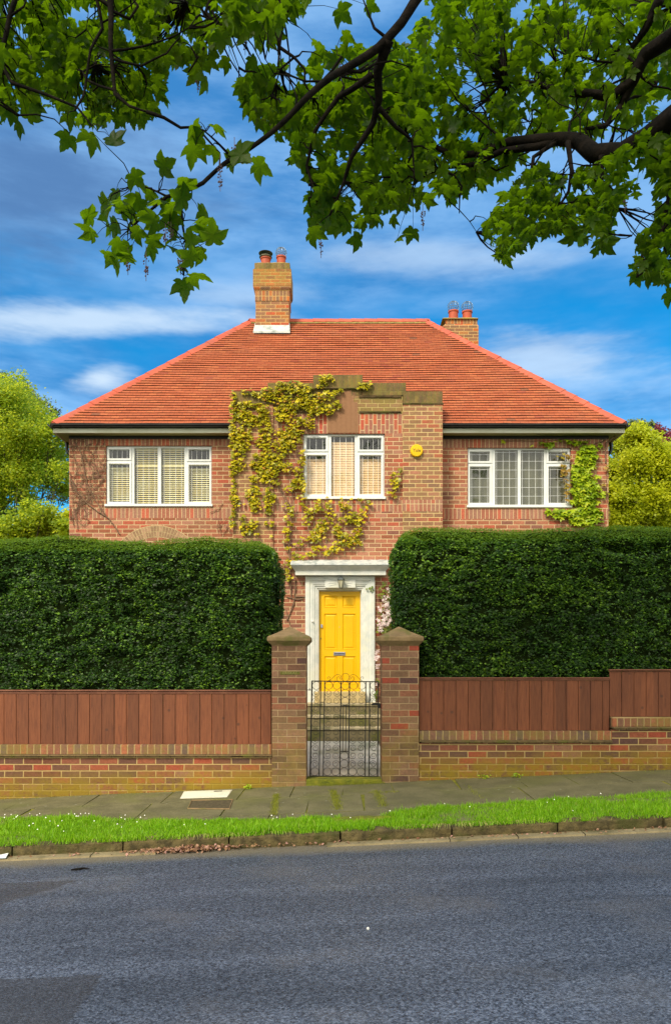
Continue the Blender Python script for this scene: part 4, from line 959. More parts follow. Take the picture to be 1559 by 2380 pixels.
# chimneys
def chimney(x0, x1, y0, y1, zb, zt, lower, label, pots, full=True):
    ch = MB()
    if full:
        s0 = lower   # top of lower shaft
        ch.box(x0, x1, y0, y1, zb, s0 - .0, 0)
        zS, zL, zU, zT = s0, s0 + .245, s0 + .335, zt - .16
        ch.box(x0 - .012, x1 + .012, y0 - .012, y1 + .012, zS + .002, zL, 1)
        for k, (o_, h) in enumerate(((.022, .022), (.034, .022), (.045, .022), (.05, .022))): ch.box(x0 - o_, x1 + o_, y0 - o_, y1 + o_, zL + .001 + k * .0225, zL + (k + 1) * .0225 - .001, 0)
        ch.box(x0 - .056, x1 + .056, y0 - .056, y1 + .056, zL + .092, zT, 2)
        ch.box(x0 - .022, x1 + .022, y0 - .022, y1 + .022, zT + .001, zt, 3)
    else:
        ch.box(x0, x1, y0, y1, zb, zt - .20, 0); ch.loft([[(x0, y0, zt - .199), (x1, y0, zt - .199), (x1, y1, zt - .199), (x0, y1, zt - .199)], [(x0 + .09, y0 + .05, zt - .12), (x1 - .02, y0 + .05, zt - .12), (x1 - .02, y1 - .05, zt - .12), (x0 + .09, y1 - .05, zt - .12)]], 0)
        ch.box(x0 + .09, x1 - .02, y0 + .05, y1 - .05, zt - .119, zt, 1)
    o = ch.build('chimney', [m_ch, m_chs, m_chm, m_par], rfo if False else HR, bevel=.004); o['label'] = label
    fl = MB(); n = 16; rings = []
    for k, (s, h) in enumerate(((1, 0), (.92, .03), (.7, .05), (.1, .058))):
        cx_, cy_ = (x0 + x1) / 2, (y0 + y1) / 2; hx, hy = (x1 - x0) / 2 * s, (y1 - y0) / 2 * s; q = []
        for j in range(40):
            a = 2 * math.pi * j / 40; c_, s_ = math.cos(a), math.sin(a); m_ = max(abs(c_), abs(s_)); q.append((cx_ + hx * c_ / m_, cy_ + hy * s_ / m_, zt + h + (noise.noise(Vector((c_ * 3, s_ * 3, k))) * .02 if k else 0)))
        rings.append(q)
    fl.loft(rings); fl.build('flaunching', m_cem, o)
    for (pxc, r, h, kind) in pots:
        cy = (y0 + y1) / 2; pt_ = MB(); b0 = zt + .02
        pt_.lathe((pxc, cy, b0), [(r * 1.02, 0), (r, h * .5), (r * .98, h - .045), (r * 1.12, h - .04), (r * 1.12, h - .005), (r * .9, h), (r * .85, h - .02)], 20); po = pt_.build('chimney_pot', m_pot, o, smooth=False)
        z = b0 + h
        if kind == 'cowl':
            c_ = MB(); c_.lathe((pxc, cy, z), [(r * .95, -.02), (r * 1.35, .01), (r * 1.35, .02), (r * .9, .03)], 18); c_.lathe((pxc, cy, z), [(r * 1.45, .10), (r * 1.5, .108), (r * .6, .15), (.01, .165)], 18)
            for k in range(4): a = k * math.pi / 2 + .6; c_.tube([(pxc + math.cos(a) * r * .8, cy + math.sin(a) * r * .8, z), (pxc + math.cos(a) * r * .8, cy + math.sin(a) * r * .8, z + .12)], .012, 5)
            c_.build('cowl', m_steel, po)
        else:
            c_ = MB(); R_ = r * 1.22; zc_ = z + R_ * .72
            for k in range(7):
                a = math.pi * k / 7; c_.tube([(pxc + math.cos(a) * R_ * math.cos(t), cy + math.sin(a) * R_ * math.cos(t), zc_ + R_ * math.sin(t)) for t in [2 * math.pi * j / 20 for j in range(21)]], .0045, 4, cap=False)
            for el in (-.5, -.15, .25, .6): c_.tube([(pxc + math.cos(t) * R_ * math.cos(el), cy + math.sin(t) * R_ * math.cos(el), zc_ + R_ * math.sin(el)) for t in [2 * math.pi * j / 20 for j in range(21)]], .0045, 4, cap=False)
            c_.build('wire_guard', m_wire, po)
    return o
YC = 17.88; S = F / YC
def hx(px, d=YC): return PX(px, d)
c1 = chimney(hx(594), hx(671.5), YC, YC + .62, RZ - 1.2, PZ(612, YC), PZ(700, YC), 'tall chimney on the ridge with corbelled top and two pots', [(hx(617.5, YC + .3), .115, .27, 'cowl'), (hx(653.5, YC + .3), .108, .30, 'guard')])
fl = MB(); a, b_ = hx(592), hx(673); fl.add([(a - .02, YC - .16, PZ(771, YC - .16) + .01), (b_ + .02, YC - .16, PZ(771, YC - .16) + .01), (b_, YC - .012, PZ(756, YC)), (a, YC - .012, PZ(756, YC)), (a - .02, YC - .16, PZ(771, YC - .16) - .03), (b_ + .02, YC - .16, PZ(771, YC - .16) - .03)], [(0, 1, 2, 3), (4, 5, 1, 0)])
fl.box(a, hx(594) - .002, YC - .012, YC + .4, PZ(770, YC), PZ(752, YC)); fl.box(hx(671.5) + .002, b_, YC - .012, YC + .4, PZ(770, YC), PZ(752, YC))
fl.build('lead_apron', m_lead, c1)
Y2 = 19.5
chimney(hx(1027.5, Y2), hx(1111.5, Y2), Y2, Y2 + .7, ZE + 4.2, PZ(740, Y2), 0, 'shorter chimney behind the right hip with two wire-topped pots', [(hx(1053, Y2 + .35), .125, .33, 'guard'), (hx(1085, Y2 + .35), .125, .32, 'guard')], full=False)

# ---------------- hedges ----------------
def hedge(x0, x1, y0, y1, z1, lab, n, openend, seed, lowcut):
    Rr = .42; zb = gx((x0 + x1) / 2)
    r = empty('hedge', ((x0 + x1) / 2 if max(abs(x0), abs(x1)) < 8 else (x1 if abs(x1) < 8 else x0), (y0 + y1) / 2, .15), lab, 'hedge', 'clipped hedges behind the fences')
    random.seed(seed)
    lo = np.array([x0 + Rr, y0 + Rr, 0.0]); hi = np.array([x1 - Rr, y1 - Rr, z1 - Rr])
    def surf(p, off=0.0):
        q = np.minimum(np.maximum(p, lo), hi); d = p - q; l = np.linalg.norm(d) + 1e-9; d = d / l
        rr = Rr + off
        pp = q + d * rr
        lump = noise.noise(Vector((pp[0] * 1.1 + seed, pp[1] * 1.1, pp[2] * 1.3))) * .06 + noise.noise(Vector((pp[0] * 4 + seed, pp[1] * 4, pp[2] * 5))) * .028
        # hollows near the foot of the hedge
        lowz = max(0, min(1, (lowcut - pp[2]) / .30)); lump -= lowz * .10
        hol = noise.noise(Vector((pp[0] * 2.2 + seed * 3, pp[1], pp[2] * 3.6)))
        if hol > .42: lump -= (hol - .42) * .55
        return pp + d * lump, d
    # core
    mb = MB(); xs = np.linspace(x0, x1, int((x1 - x0) / .07)); prof = []
    m1 = 34
    for t in np.linspace(0, z1, m1): prof.append((y0, t))
    for t in np.linspace(y0, y1, 14)[1:]: prof.append((t, z1))
    for t in np.linspace(z1, 0, 12)[1:]: prof.append((y1, t))
    rings = []
    for x in xs: rings.append([tuple(surf(np.array([x, a, b_]), -.045)[0]) for a, b_ in prof])
    for ex, s in ((x0, -1), (x1, 1)):
        e = []
    mb.loft(rings, cap=True, closed=False)
    ex = x1 if openend > 0 else x0
    er = []
    for a in np.linspace(y0, y1, 12): er.append([tuple(surf(np.array([ex, a, b_]), -.045)[0]) for b_ in np.linspace(0, z1, 30)])
    mb.loft(er, cap=False, closed=False)
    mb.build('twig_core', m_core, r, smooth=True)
    # sprays
    tv = [(0, 0, 0), (.10, .38, .03), (0, 1, -.06), (-.10, .38, .03), (.30, .55, .0), (.13, .12, .0), (.22, .42, .04), (-.30, .60, .0), (-.13, .15, 0), (-.22, .45, .04), (.02, .35, .03), (-.02, .38, .03)]
    tf = [(0, 1, 2, 3), (5, 6, 4, 10), (8, 11, 7, 9)]
    ax0, ax1 = max(x0, -6.6), min(x1, 6.8)
    areas = [(ax1 - ax0) * z1, (ax1 - ax0) * (y1 - y0) * .8, (y1 - y0) * z1 * 1.0]
    tot = sum(areas); pos = []; nr = []; tp = []; sc_ = []; rn = []; tops = []
    for i in range(n):
        u = random.random() * tot
        if u < areas[0]: p = np.array([random.uniform(ax0, ax1), y0, random.uniform(lowcut - .25, z1)])
        elif u < areas[0] + areas[1]: p = np.array([random.uniform(ax0, ax1), random.uniform(y0, y1), z1])
        else: p = np.array([ex, random.uniform(y0, y1), random.uniform(.3, z1)])
        s, d = surf(p, random.uniform(-.03, .012))
        gap = noise.noise(Vector((s[0] * 7 + seed, s[1] * 7, s[2] * 11)))
        if gap > .12 and random.random() < .85 and d[2] < .5: continue
        side = np.cross(d, [0, 0, 1.0]); 
        if np.linalg.norm(side) < .2: side = np.array([random.uniform(-1, 1), random.uniform(-1, 1), 0.0])
        side /= np.linalg.norm(side) + 1e-9; up = np.cross(side, d)
        ang = random.gauss(0, .5) + (math.pi if random.random() < .5 else 0)
        t = side * math.cos(ang) + up * math.sin(ang) + d * random.uniform(.25, .9) + np.array([0, 0, random.uniform(-.15, .30)])
        nn = np.array([0, 0, 1.0]) * random.uniform(.3, 1.2) + d * random.uniform(.2, 1.0) + np.array([random.gauss(0, .4), random.gauss(0, .4), random.gauss(0, .3)])
        pos.append(s); nr.append(nn); tp.append(t); sc_.append(random.uniform(.028, .054) * (1.6 if random.random() < .05 else 1))
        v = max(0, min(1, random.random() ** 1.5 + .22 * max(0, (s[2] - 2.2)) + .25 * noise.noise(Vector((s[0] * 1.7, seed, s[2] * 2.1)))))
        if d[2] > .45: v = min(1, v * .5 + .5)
        rn.append(v)
        tops.append(d[2] > .55)
    pos, nr, tp, sc_, rn, tops = map(np.array, (pos, nr, tp, sc_, rn, tops))
    rot = basis(nr, tp)
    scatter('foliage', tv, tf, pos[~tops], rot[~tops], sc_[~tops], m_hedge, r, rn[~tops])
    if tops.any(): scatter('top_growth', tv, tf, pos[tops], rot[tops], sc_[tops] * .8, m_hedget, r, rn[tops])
hedge(-13, PX(659, 10.5), 9.78, 11.05, PZ(1246, 9.95), 'tall clipped dark green hedge behind the long fence left of the gate', 128000, 1, 2, PZ(1600, 9.8))
hedge(PX(911, 10.5), 13, 9.78, 11.05, PZ(1219.5, 9.95), 'tall clipped dark green hedge behind the two fences right of the gate', 136000, -1, 8, PZ(1568, 9.8))

# ---------------- ivy and climbers on the house ----------------
IV_V = [(0, 0, 0), (.10, -.06, .03), (.40, -.10, .0), (.52, .12, -.04), (.34, .30, .03), (.60, .52, -.08), (.44, .62, -.03), (.22, .60, .03), (.10, .85, -.04), (0, 1.0, -.12), (0, .45, .06)]
def mirror(vs, center):
    n = len(vs); out = list(vs); fs = []
    right = [i for i in range(n - 1)]          # outline, last is the centre
    mp = {}
    for i in range(1, n - 2): out.append((-vs[i][0], vs[i][1], vs[i][2])); mp[i] = len(out) - 1
    mp[0] = 0; mp[n - 2] = n - 2
    for a, b_ in zip(right, right[1:]):
        fs.append((n - 1, a, b_)); fs.append((n - 1, mp[b_], mp[a]))
    return out, fs
ivt = mirror(IV_V, 0)
def c5(x, y): return 535.8 + x * .2601, 832.7 + y * .2601
def climb(name, ells, mat, lab, d, nper, size, stems=None, cat='ivy', conv=c5, green=None, surfy=None, tier=True, extra=None):
    pos = []; nr = []; tp = []; sc_ = []; x_, y_ = 0, 0
    for (ex, ey, rx, ry, dens) in ells:
        n = int(nper * .82 * rx * ry * dens / 1000)
        for i in range(max(1, n)):
            a = random.random() * 2 * math.pi; rr = math.sqrt(random.random())
            px, py = ex + math.cos(a) * rx * rr, ey + math.sin(a) * ry * rr
            if tier: py = round(py / 17) * 17 + random.gauss(0, 4)
            X, Y = conv(px, py); dd = (surfy(X, Y) if surfy else d) - random.uniform(.012, .05)
            p = P(X, Y, dd); pos.append(p)
            nr.append((random.gauss(0, .35), -.75 + random.gauss(0, .25), .75 + random.gauss(0, .2)))
            tp.append((random.gauss(0, .55), -.55, -.75 + random.gauss(0, .25))); sc_.append(size * random.uniform(.65, 1.25))
    r = empty(name, (pos[0][0], d, .4), lab, cat)
    scatter('foliage', ivt[0], ivt[1], pos, basis(np.array(nr), np.array(tp)), sc_, mat, r, smooth=True)
    if stems: 
        mb = MB()
        for pts, rad in stems:
            q = []
            for (a, b_), (c_, e) in zip(pts, pts[1:]):
                for k in range(6):
                    t = k / 6; X, Y = conv(a + (c_ - a) * t, b_ + (e - b_) * t); q.append(P(X + noise.noise(Vector((X * .1, Y * .1, 3))) * 3, Y, d - .012))
            X, Y = conv(*pts[-1]); q.append(P(X, Y, d - .012)); mb.tube(q, rad, 6)
        mb.build('stem', m_vine, r)
    return r
random.seed(77)
E = [(25, 330, 28, 40, 1.2), (25, 480, 30, 120, 1.3), (20, 700, 26, 150, 1.3), (22, 950, 26, 150, 1.3), (25, 1220, 26, 130, 1.2), (22, 1430, 24, 110, 1.1),
     (160, 300, 60, 30, .9), (250, 310, 45, 30, .8), (340, 300, 70, 40, 1.1), (440, 250, 60, 50, 1.1), (560, 240, 90, 45, 1.2), (680, 270, 60, 40, 1.1), (600, 300, 80, 30, 1), (400, 340, 120, 50, 1.0),
     (860, 165, 65, 35, 1.2), (820, 230, 45, 40, 1.1), (1190, 245, 70, 35, 1.0), (1230, 220, 40, 18, .8), (760, 340, 130, 35, .95), (900, 310, 70, 25, .9), (975, 285, 35, 20, .8),
     (620, 390, 110, 50, 1.0), (740, 430, 130, 45, .9), (890, 430, 50, 40, .9), (950, 410, 40, 35, .9), (850, 480, 70, 22, .9), (740, 490, 60, 25, 1), (480, 470, 100, 70, 1.2), (460, 530, 60, 35, 1.1), (590, 560, 80, 50, 1.0), (700, 560, 60, 50, .9), (700, 610, 45, 20, .8),
     (120, 430, 80, 50, 1.2), (130, 520, 90, 60, 1.2), (210, 560, 60, 50, 1), (290, 500, 60, 70, 1.1), (310, 620, 60, 80, 1.1), (290, 730, 70, 50, 1.0), (310, 790, 55, 30, .8), (250, 430, 90, 30, 1),
     (110, 640, 70, 50, 1.0), (120, 720, 80, 60, 1.0), (120, 800, 75, 40, 1.0), (90, 870, 60, 40, .7), (70, 950, 60, 50, .8), (90, 990, 40, 20, .6),
     (500, 660, 110, 50, 1.1), (560, 720, 80, 50, .8), (450, 760, 70, 60, 1.0), (520, 800, 60, 50, .9), (590, 650, 60, 30, .9), (640, 660, 30, 20, .8),
     (330, 880, 120, 50, 1.0), (440, 850, 60, 50, .9), (270, 940, 90, 60, 1.1), (400, 960, 100, 60, 1.1), (500, 960, 50, 50, .7), (310, 1020, 90, 40, .9), (370, 1060, 60, 50, .9), (270, 1090, 80, 30, .8), (200, 1080, 40, 30, .6), (430, 1100, 40, 20, .6),
     (620, 920, 35, 25, .6), (640, 850, 22, 40, .8), (645, 960, 20, 120, .8), (600, 1010, 50, 30, .8), (600, 1080, 50, 40, .9), (570, 1150, 60, 40, .9), (640, 1120, 22, 100, .8), (510, 1170, 35, 18, .6), (640, 1240, 50, 22, .9),
     (190, 1160, 60, 30, .9), (210, 1220, 70, 50, 1.0), (220, 1290, 60, 40, 1.0), (220, 1340, 50, 25, .8), (355, 1180, 50, 30, .9), (350, 1240, 50, 40, .9), (345, 1320, 45, 40, .9), (360, 1370, 35, 14, .7), (90, 1280, 40, 30, .5),
     (545, 1350, 35, 20, .8), (490, 1330, 25, 12, .5), (520, 1290, 30, 14, .5), (480, 1420, 30, 16, .6), (545, 1400, 30, 25, .6), (540, 1480, 30, 25, .8), (505, 1530, 35, 35, .9), (495, 1590, 30, 25, .8), (490, 1640, 28, 18, .6), (505, 1690, 40, 16, .8), (570, 1725, 25, 14, .7), (620, 1770, 55, 25, .9), (585, 1790, 35, 14, .8), (510, 1790, 30, 16, .8), (500, 1830, 30, 22, .8), (525, 1870, 25, 30, .8), (510, 1950, 35, 28, .9), (560, 1965, 25, 10, .7),
     (100, 1420, 40, 20, .6), (150, 1490, 90, 25, .9), (210, 1480, 40, 40, .8), (150, 1540, 60, 25, .8), (220, 1560, 30, 14, .6), (350, 1480, 45, 30, .7), (360, 1570, 25, 14, .7),
     (700, 1350, 70, 25, .7), (640, 1300, 40, 22, .8), (720, 1390, 40, 16, .6), (780, 1330, 40, 35, .8), (790, 1270, 50, 18, .8), (880, 1300, 40, 30, .8), (870, 1350, 40, 25, .6), (870, 1240, 25, 12, .8), (690, 1430, 60, 22, .8), (670, 1470, 30, 18, .7), (850, 1450, 70, 40, .9), (830, 1500, 60, 30, .9), (780, 1550, 70, 35, .9), (760, 1610, 80, 30, 1.0), (900, 1390, 40, 16, .6),
     (1010, 1330, 55, 35, .8), (1010, 1290, 50, 20, .7), (1080, 1400, 60, 30, .8), (1040, 1440, 90, 35, .9), (1170, 1350, 35, 20, .6), (1220, 1300, 40, 22, .7), (1180, 1400, 40, 25, .8), (1160, 1460, 50, 35, .8), (1130, 1540, 60, 35, .9), (950, 1500, 40, 30, .8), (960, 1560, 50, 35, .9), (1060, 1600, 90, 40, 1.0), (1120, 1650, 45, 40, .9), (960, 1640, 50, 22, .8), (1030, 1650, 60, 25, .9), (960, 1690, 60, 25, .9), (890, 1720, 60, 25, 1.0), (860, 1740, 30, 20, .9), (790, 1690, 70, 22, .9), (720, 1740, 50, 22, 1), (610, 1650, 40, 20, .7), (620, 1590, 30, 14, .6), (885, 1635, 25, 12, .6),
     (990, 1238, 18, 8, .8), (1060, 1262, 35, 8, .7), (1150, 1265, 50, 14, .7), (1240, 1262, 25, 12, .7)]
climb('ivy', E, m_ivy, 'yellow green ivy spreading over the left of the entrance bay', YB, 13.5, .070,
      [([(535, 2060), (530, 1850), (520, 1700), (545, 1500), (540, 1330), (470, 1200), (420, 1130)], .012), ([(530, 1800), (620, 1680), (760, 1600)], .006), ([(545, 1330), (560, 1180), (620, 1000), (600, 800), (540, 700)], .008), ([(575, 2080), (580, 1980), (560, 1900), (530, 1830)], .006), ([(545, 1400), (440, 1180), (380, 1050), (340, 900)], .006), ([(600, 1010), (580, 900), (650, 860)], .004)],
      surfy=lambda X, Y: YB)
climb('ivy', [(1500, 990, 28, 12, .9), (1470, 1030, 28, 30, .8), (1470, 1090, 30, 30, .9), (1460, 1140, 28, 25, .8), (1440, 1190, 45, 14, .9), (1480, 1230, 22, 12, .8)], m_ivy, 'small strand of reddish ivy right of the middle window', YB, 11, .085, [([(1420, 1200), (1460, 1150), (1470, 1050), (1500, 985)], .004)])
def c6(x, y): return (1480 + x / 3.118) / 1.381, (1380 + y / 3.118) / 1.381
random.seed(5)
EG = [(1230, 250, 100, 60, 1.2), (1230, 340, 110, 60, 1.2), (1190, 420, 110, 60, 1.3), (1220, 520, 120, 70, 1.3), (1230, 620, 130, 60, 1.3), (1230, 720, 130, 60, 1.3), (1250, 820, 150, 60, 1.3), (1250, 890, 160, 50, 1.3), (1100, 820, 130, 35, 1.1), (950, 810, 110, 25, 1.0), (1000, 850, 90, 25, 1.0), (1150, 900, 90, 30, 1.0), (1270, 180, 90, 35, 1.0), (1380, 640, 60, 30, .8), (1370, 450, 40, 20, .6), (1130, 130, 60, 30, .9), (1240, 110, 30, 25, .8), (1380, 150, 50, 20, .7), (880, 130, 50, 25, 1.0), (810, 130, 30, 14, .7), (710, 145, 20, 12, .7), (990, 100, 20, 12, .7), (420, 100, 20, 12, .4), (1060, 110, 40, 14, .8), (1430, 620, 30, 20, .7), (1300, 560, 80, 60, 1.1)]
climb('creeper', EG, m_ivyg, 'bright green creeper growing beside the right window', YW, 8.5, .115, [([(1440, 60), (1420, 120), (1340, 130), (1270, 200), (1240, 400), (1250, 900)], .010), ([(1560, 50), (1450, 130), (1440, 230), (1440, 330)], .012), ([(1450, 100), (1300, 70), (1100, 90), (800, 110), (420, 110)], .006), ([(1440, 230), (1460, 400), (1450, 560), (1480, 900)], .005)], 'creeper', c6, tier=False)
climb('creeper', [(1040, 260, 60, 35, .7), (1010, 340, 40, 20, .4), (1030, 390, 45, 50, .7), (1030, 480, 35, 50, .6), (1045, 560, 35, 70, .6), (1045, 650, 25, 60, .6), (960, 250, 20, 15, .3), (1400, 260, 40, 12, .4), (1460, 370, 25, 40, .5), (1440, 540, 30, 30, .4)], m_ivyb, 'withered orange creeper hanging across the right window edge', YW - .02, 8, .08, [([(1000, 170), (1010, 260), (1000, 400), (1040, 560), (1050, 700)], .003)], 'creeper', c6, tier=False)
# bare vine on the left wall
def c3(x, y): return x / 2.0 / 1.381, (950 + y / 2.0) / 1.381
random.seed(31)
vr = empty('bare_vine', (-5.0, YW, .4), 'leafless brown vine clinging to the wall left of the left window', 'vine')
mb = MB()
def vine(pts, rad): 
    q = []
    for (a, b_), (c_, e) in zip(pts, pts[1:]):
        for k in range(5):
            t = k / 5; X, Y = c3(a + (c_ - a) * t, b_ + (e - b_) * t); q.append(P(X + noise.noise(Vector((X * .3, Y * .3, 1))) * 2, Y + noise.noise(Vector((X * .3, Y * .3, 7))) * 2, YW - .015 - random.random() * .012))
    X, Y = c3(*pts[-1]); q.append(P(X, Y, YW - .015)); mb.tube(q, rad, 5)
vine([(770, 1530), (740, 1480), (700, 1430), (640, 1390), (560, 1330), (500, 1260), (455, 1170)], .013); vine([(700, 1430), (660, 1380), (600, 1290), (560, 1200), (540, 1100), (520, 1000), (480, 930)], .010)
vine([(640, 1390), (665, 1330), (620, 1280)], .007); vine([(500, 1500), (490, 1400), (510, 1300)], .007); 
for i in range(150):
    x, y = random.uniform(455, 660), random.uniform(920, 1500)
    if y > 1340 and x > 560: continue
    pts = [(x, y)]; a = random.uniform(-2.6, -.5)
    for k in range(random.randint(3, 6)): a += random.gauss(0, .5); x = min(672, max(452, x + math.cos(a) * 26)); y += math.sin(a) * 26; y = max(915, y); pts.append((x, y))
    vine(pts, random.uniform(.0025, .006))
mb.build('stems', m_vine, vr)
vr = empty('bare_vine', (wx(510), YW, .4), 'few dead brown tendrils on the wall below right of the left window', 'vine'); mb = MB()
vine([(1350, 1390), (1400, 1370), (1430, 1330)], .006)
for i in range(14):
    x, y = random.uniform(1390, 1470), random.uniform(1420, 1500); vine([(x, y), (x + random.uniform(-30, 30), y + 40)], .004)
mb.build('stems', m_vine, vr)
# climber at the left of the door, under the ivy
def c1_(x, y): return 579.3 + x * .2787, 1231 + y * .2787
vr = empty('bare_vine', (-.75, YB, .5), 'thin bare vine on the brick left of the door surround', 'vine'); mb = MB()
for pts, rad in (([(345, 420), (350, 560), (375, 590), (340, 700), (305, 770)], .012), ([(385, 420), (380, 560), (470, 560), (475, 550)], .012), ([(310, 560), (400, 585), (460, 575)], .010), ([(345, 820), (330, 760), (300, 640)], .006), ([(385, 560), (365, 640), (330, 720)], .007)):
    q = []
    for (a, b_), (c_, e) in zip(pts, pts[1:]):
        for k in range(5): t = k / 5; X, Y = c1_(a + (c_ - a) * t, b_ + (e - b_) * t); q.append(P(X + noise.noise(Vector((X * .3, Y * .3, 1))) * 2, Y, YB + .015))
    mb.tube(q, rad, 6)
mb.build('stems', m_vine, vr)
# clematis
cr = empty('clematis', (1.05, YB, .5), 'pink and white clematis flowering right of the door', 'flower'); random.seed(8)
fv = [(0, 0, .0)]; ff = []
for k in range(4):
    a = k * math.pi / 2; i = len(fv)
    fv += [(math.cos(a - .45) * .5, math.sin(a - .45) * .5, .08), (math.cos(a) * 1, math.sin(a) * 1, .0), (math.cos(a + .45) * .5, math.sin(a + .45) * .5, .08)]; ff.append((0, i, i + 1, i + 2))
pos = []; 
for (ex, ey, rx, ry, n) in ((1140, 580, 30, 25, 9), (1135, 625, 30, 25, 9), (1150, 650, 35, 25, 10), (1095, 670, 22, 25, 7), (1150, 690, 35, 25, 10), (1100, 760, 35, 40, 14), (1130, 770, 40, 40, 14), (1160, 730, 22, 40, 9), (1100, 830, 25, 25, 8), (1160, 500, 12, 20, 3), (1065, 1010, 12, 15, 4), (1060, 1060, 20, 25, 8), (1050, 1090, 8, 12, 2), (1072, 1140, 12, 14, 4), (1060, 1280, 10, 14, 2), (1140, 1010, 20, 14, 0)):
    for i in range(n): X, Y = c1_(ex + random.uniform(-rx, rx), ey + random.uniform(-ry, ry)); pos.append(P(X, Y, YB - random.uniform(.06, .16)))
n = len(pos); nrm = np.stack([rng.normal(0, .35, n), -np.ones(n), rng.normal(.1, .3, n)], 1); tpv = rng.normal(0, 1, (n, 3))
scatter('blossom', fv, ff, pos, basis(nrm, tpv), rng.uniform(.030, .045, n), m_pink, cr)
pos = []
for (ex, ey, rx, ry, n) in ((1130, 520, 55, 50, 22), (1150, 600, 40, 60, 24), (1110, 720, 50, 60, 24), (1130, 830, 55, 30, 26), (1170, 780, 20, 60, 12), (1120, 450, 60, 14, 8), (1010, 500, 30, 20, 6), (1060, 1330, 12, 90, 12)):
    for i in range(n): X, Y = c1_(ex + random.uniform(-rx, rx), ey + random.uniform(-ry, ry)); pos.append(P(X, Y, YB - random.uniform(.02, .08)))
n = len(pos); nrm = np.stack([rng.normal(0, .5, n), -np.ones(n) * .8, rng.normal(.6, .3, n)], 1); tpv = np.stack([rng.normal(0, 1, n), rng.normal(0, .3, n), -np.ones(n) * .6], 1)
scatter('leaves', ivt[0], ivt[1], pos, basis(nrm, tpv), rng.uniform(.035, .065, n), leafmat('clematis_leaf', [(0, (.07, .12, .01)), (1, (.22, .26, .03))], (.4, .5, .03), .2), cr)
mb = MB()
for k in range(7):
    x = 1060 + k * 16; pts = [c1_(x + random.gauss(0, 10), 1500 - 150 * j) for j in range(8)]; mb.tube([P(a, b_, YB - .02) for a, b_ in pts], .004, 5)
mb.build('stems', m_vine, cr)

# ---------------- background trees ----------------
OV = [(0, 0, 0), (.30, .25, .03), (.36, .55, .0), (0, 1, -.08), (-.36, .55, 0), (-.30, .25, .03)]; OF = [(0, 1, 2, 3), (0, 3, 4, 5)]
def bgtree(name, lab, base, trunkh, clumps, mat, nleaf, size, seed, limbs=7, trunk_r=.16, cat='tree', tv=OV, tf=OF, group=None):
    random.seed(seed); r = empty(name, base, lab, cat, group)
    tk = MB(); b0 = Vector(base); top = b0 + Vector((random.uniform(-.2, .2), 0, trunkh))
    tk.tube([b0 - Vector((0, 0, .3)), b0 + (top - b0) * .35 + Vector((.08, 0, 0)), b0 + (top - b0) * .7 - Vector((.06, 0, 0)), top], [trunk_r * 1.3, trunk_r, trunk_r * .7, trunk_r * .35], 10); tk.build('trunk', m_bg_trunk, r, smooth=True)
    lm = MB(); pos = []; tot = sum(c[1] ** 2 for c in clumps)
    for c, rad, *fl in clumps:
        c = Vector(c); st = b0 + (top - b0) * random.uniform(.3, .95)
        mid = (st + c) / 2 + Vector((random.uniform(-.2, .2), random.uniform(-.2, .2), -.1 * (c - st).length))
        lm.tube([st, mid, c], [trunk_r * .24, trunk_r * .12, .01], 6)
        for k in range(4): e = c + Vector((random.gauss(0, 1), random.gauss(0, 1), random.gauss(0, .8))).normalized() * rad * .85; lm.tube([c.lerp(mid, .3), c.lerp(e, .5) + Vector((0, 0, .05)), e], [.010, .007, .004], 5)
        n = int(nleaf * rad ** 2 / tot); subs = [c + Vector((random.gauss(0, 1), random.gauss(0, 1), random.gauss(0, .8))).normalized() * rad * random.uniform(.25, 1.0) for _ in range(max(8, int(22 * rad)))]
        for i in range(n):
            s = random.choice(subs); g_ = rad * .36; pos.append(s + Vector((random.gauss(0, g_), random.gauss(0, g_), random.gauss(0, g_ * .8))))
    lm.build('limbs', m_bg_trunk, r, smooth=True)
    n = len(pos); nrm = np.stack([rng.normal(0, .6, n), rng.normal(-.3, .6, n), rng.normal(.8, .4, n)], 1); tp = np.stack([rng.normal(0, 1, n), rng.normal(-.2, 1, n), rng.normal(-.5, .5, n)], 1)
    scatter('crown', tv, tf, pos, basis(nrm, tp), rng.uniform(.7, 1.3, n) * size, mat, r)
    return r
def cl(lst, d0, spread=1.5, seed=0):
    random.seed(seed); out = []
    for px, py, rpx in lst: d = d0 + random.uniform(-spread, spread); out.append((P(px, py, d), rpx / F * d))
    return out
D1 = 25
bgtree('broadleaf_tree', 'tall leafy green tree behind the house on the far left', (PX(18, D1), D1, .1), 8.2, cl([(5, 925, 55), (45, 950, 50), (85, 985, 45), (120, 1010, 40), (20, 1000, 60), (70, 1050, 60), (125, 1060, 38), (10, 1075, 55), (60, 1100, 45), (145, 1090, 26), (110, 1110, 32), (30, 1110, 50), (95, 1080, 45), (50, 1010, 50), (-60, 950, 70), (-80, 1050, 80), (-30, 1130, 50), (40, 895, 26), (150, 1140, 20), (-140, 980, 80), (-120, 1120, 70), (60, 1165, 22), (20, 1190, 24)], D1, 1.6, 1), m_tree1, 100000, .078, 1)
bgtree('slender_tree', 'thin dark twigged tree rising behind the leafy tree on the left', (PX(60, 29), 29, .1), 9.0, cl([(60, 905, 16), (25, 900, 18), (95, 935, 20), (125, 960, 16), (70, 930, 22), (145, 985, 18), (160, 1060, 16), (5, 880, 14), (110, 985, 22), (150, 1150, 20), (120, 1150, 20)], 29, .8, 3), leafmat('dark_twig_leaf', [(0, (.05, .05, .03)), (1, (.12, .13, .05))], (.3, .35, .1), .25), 3800, .08, 5)
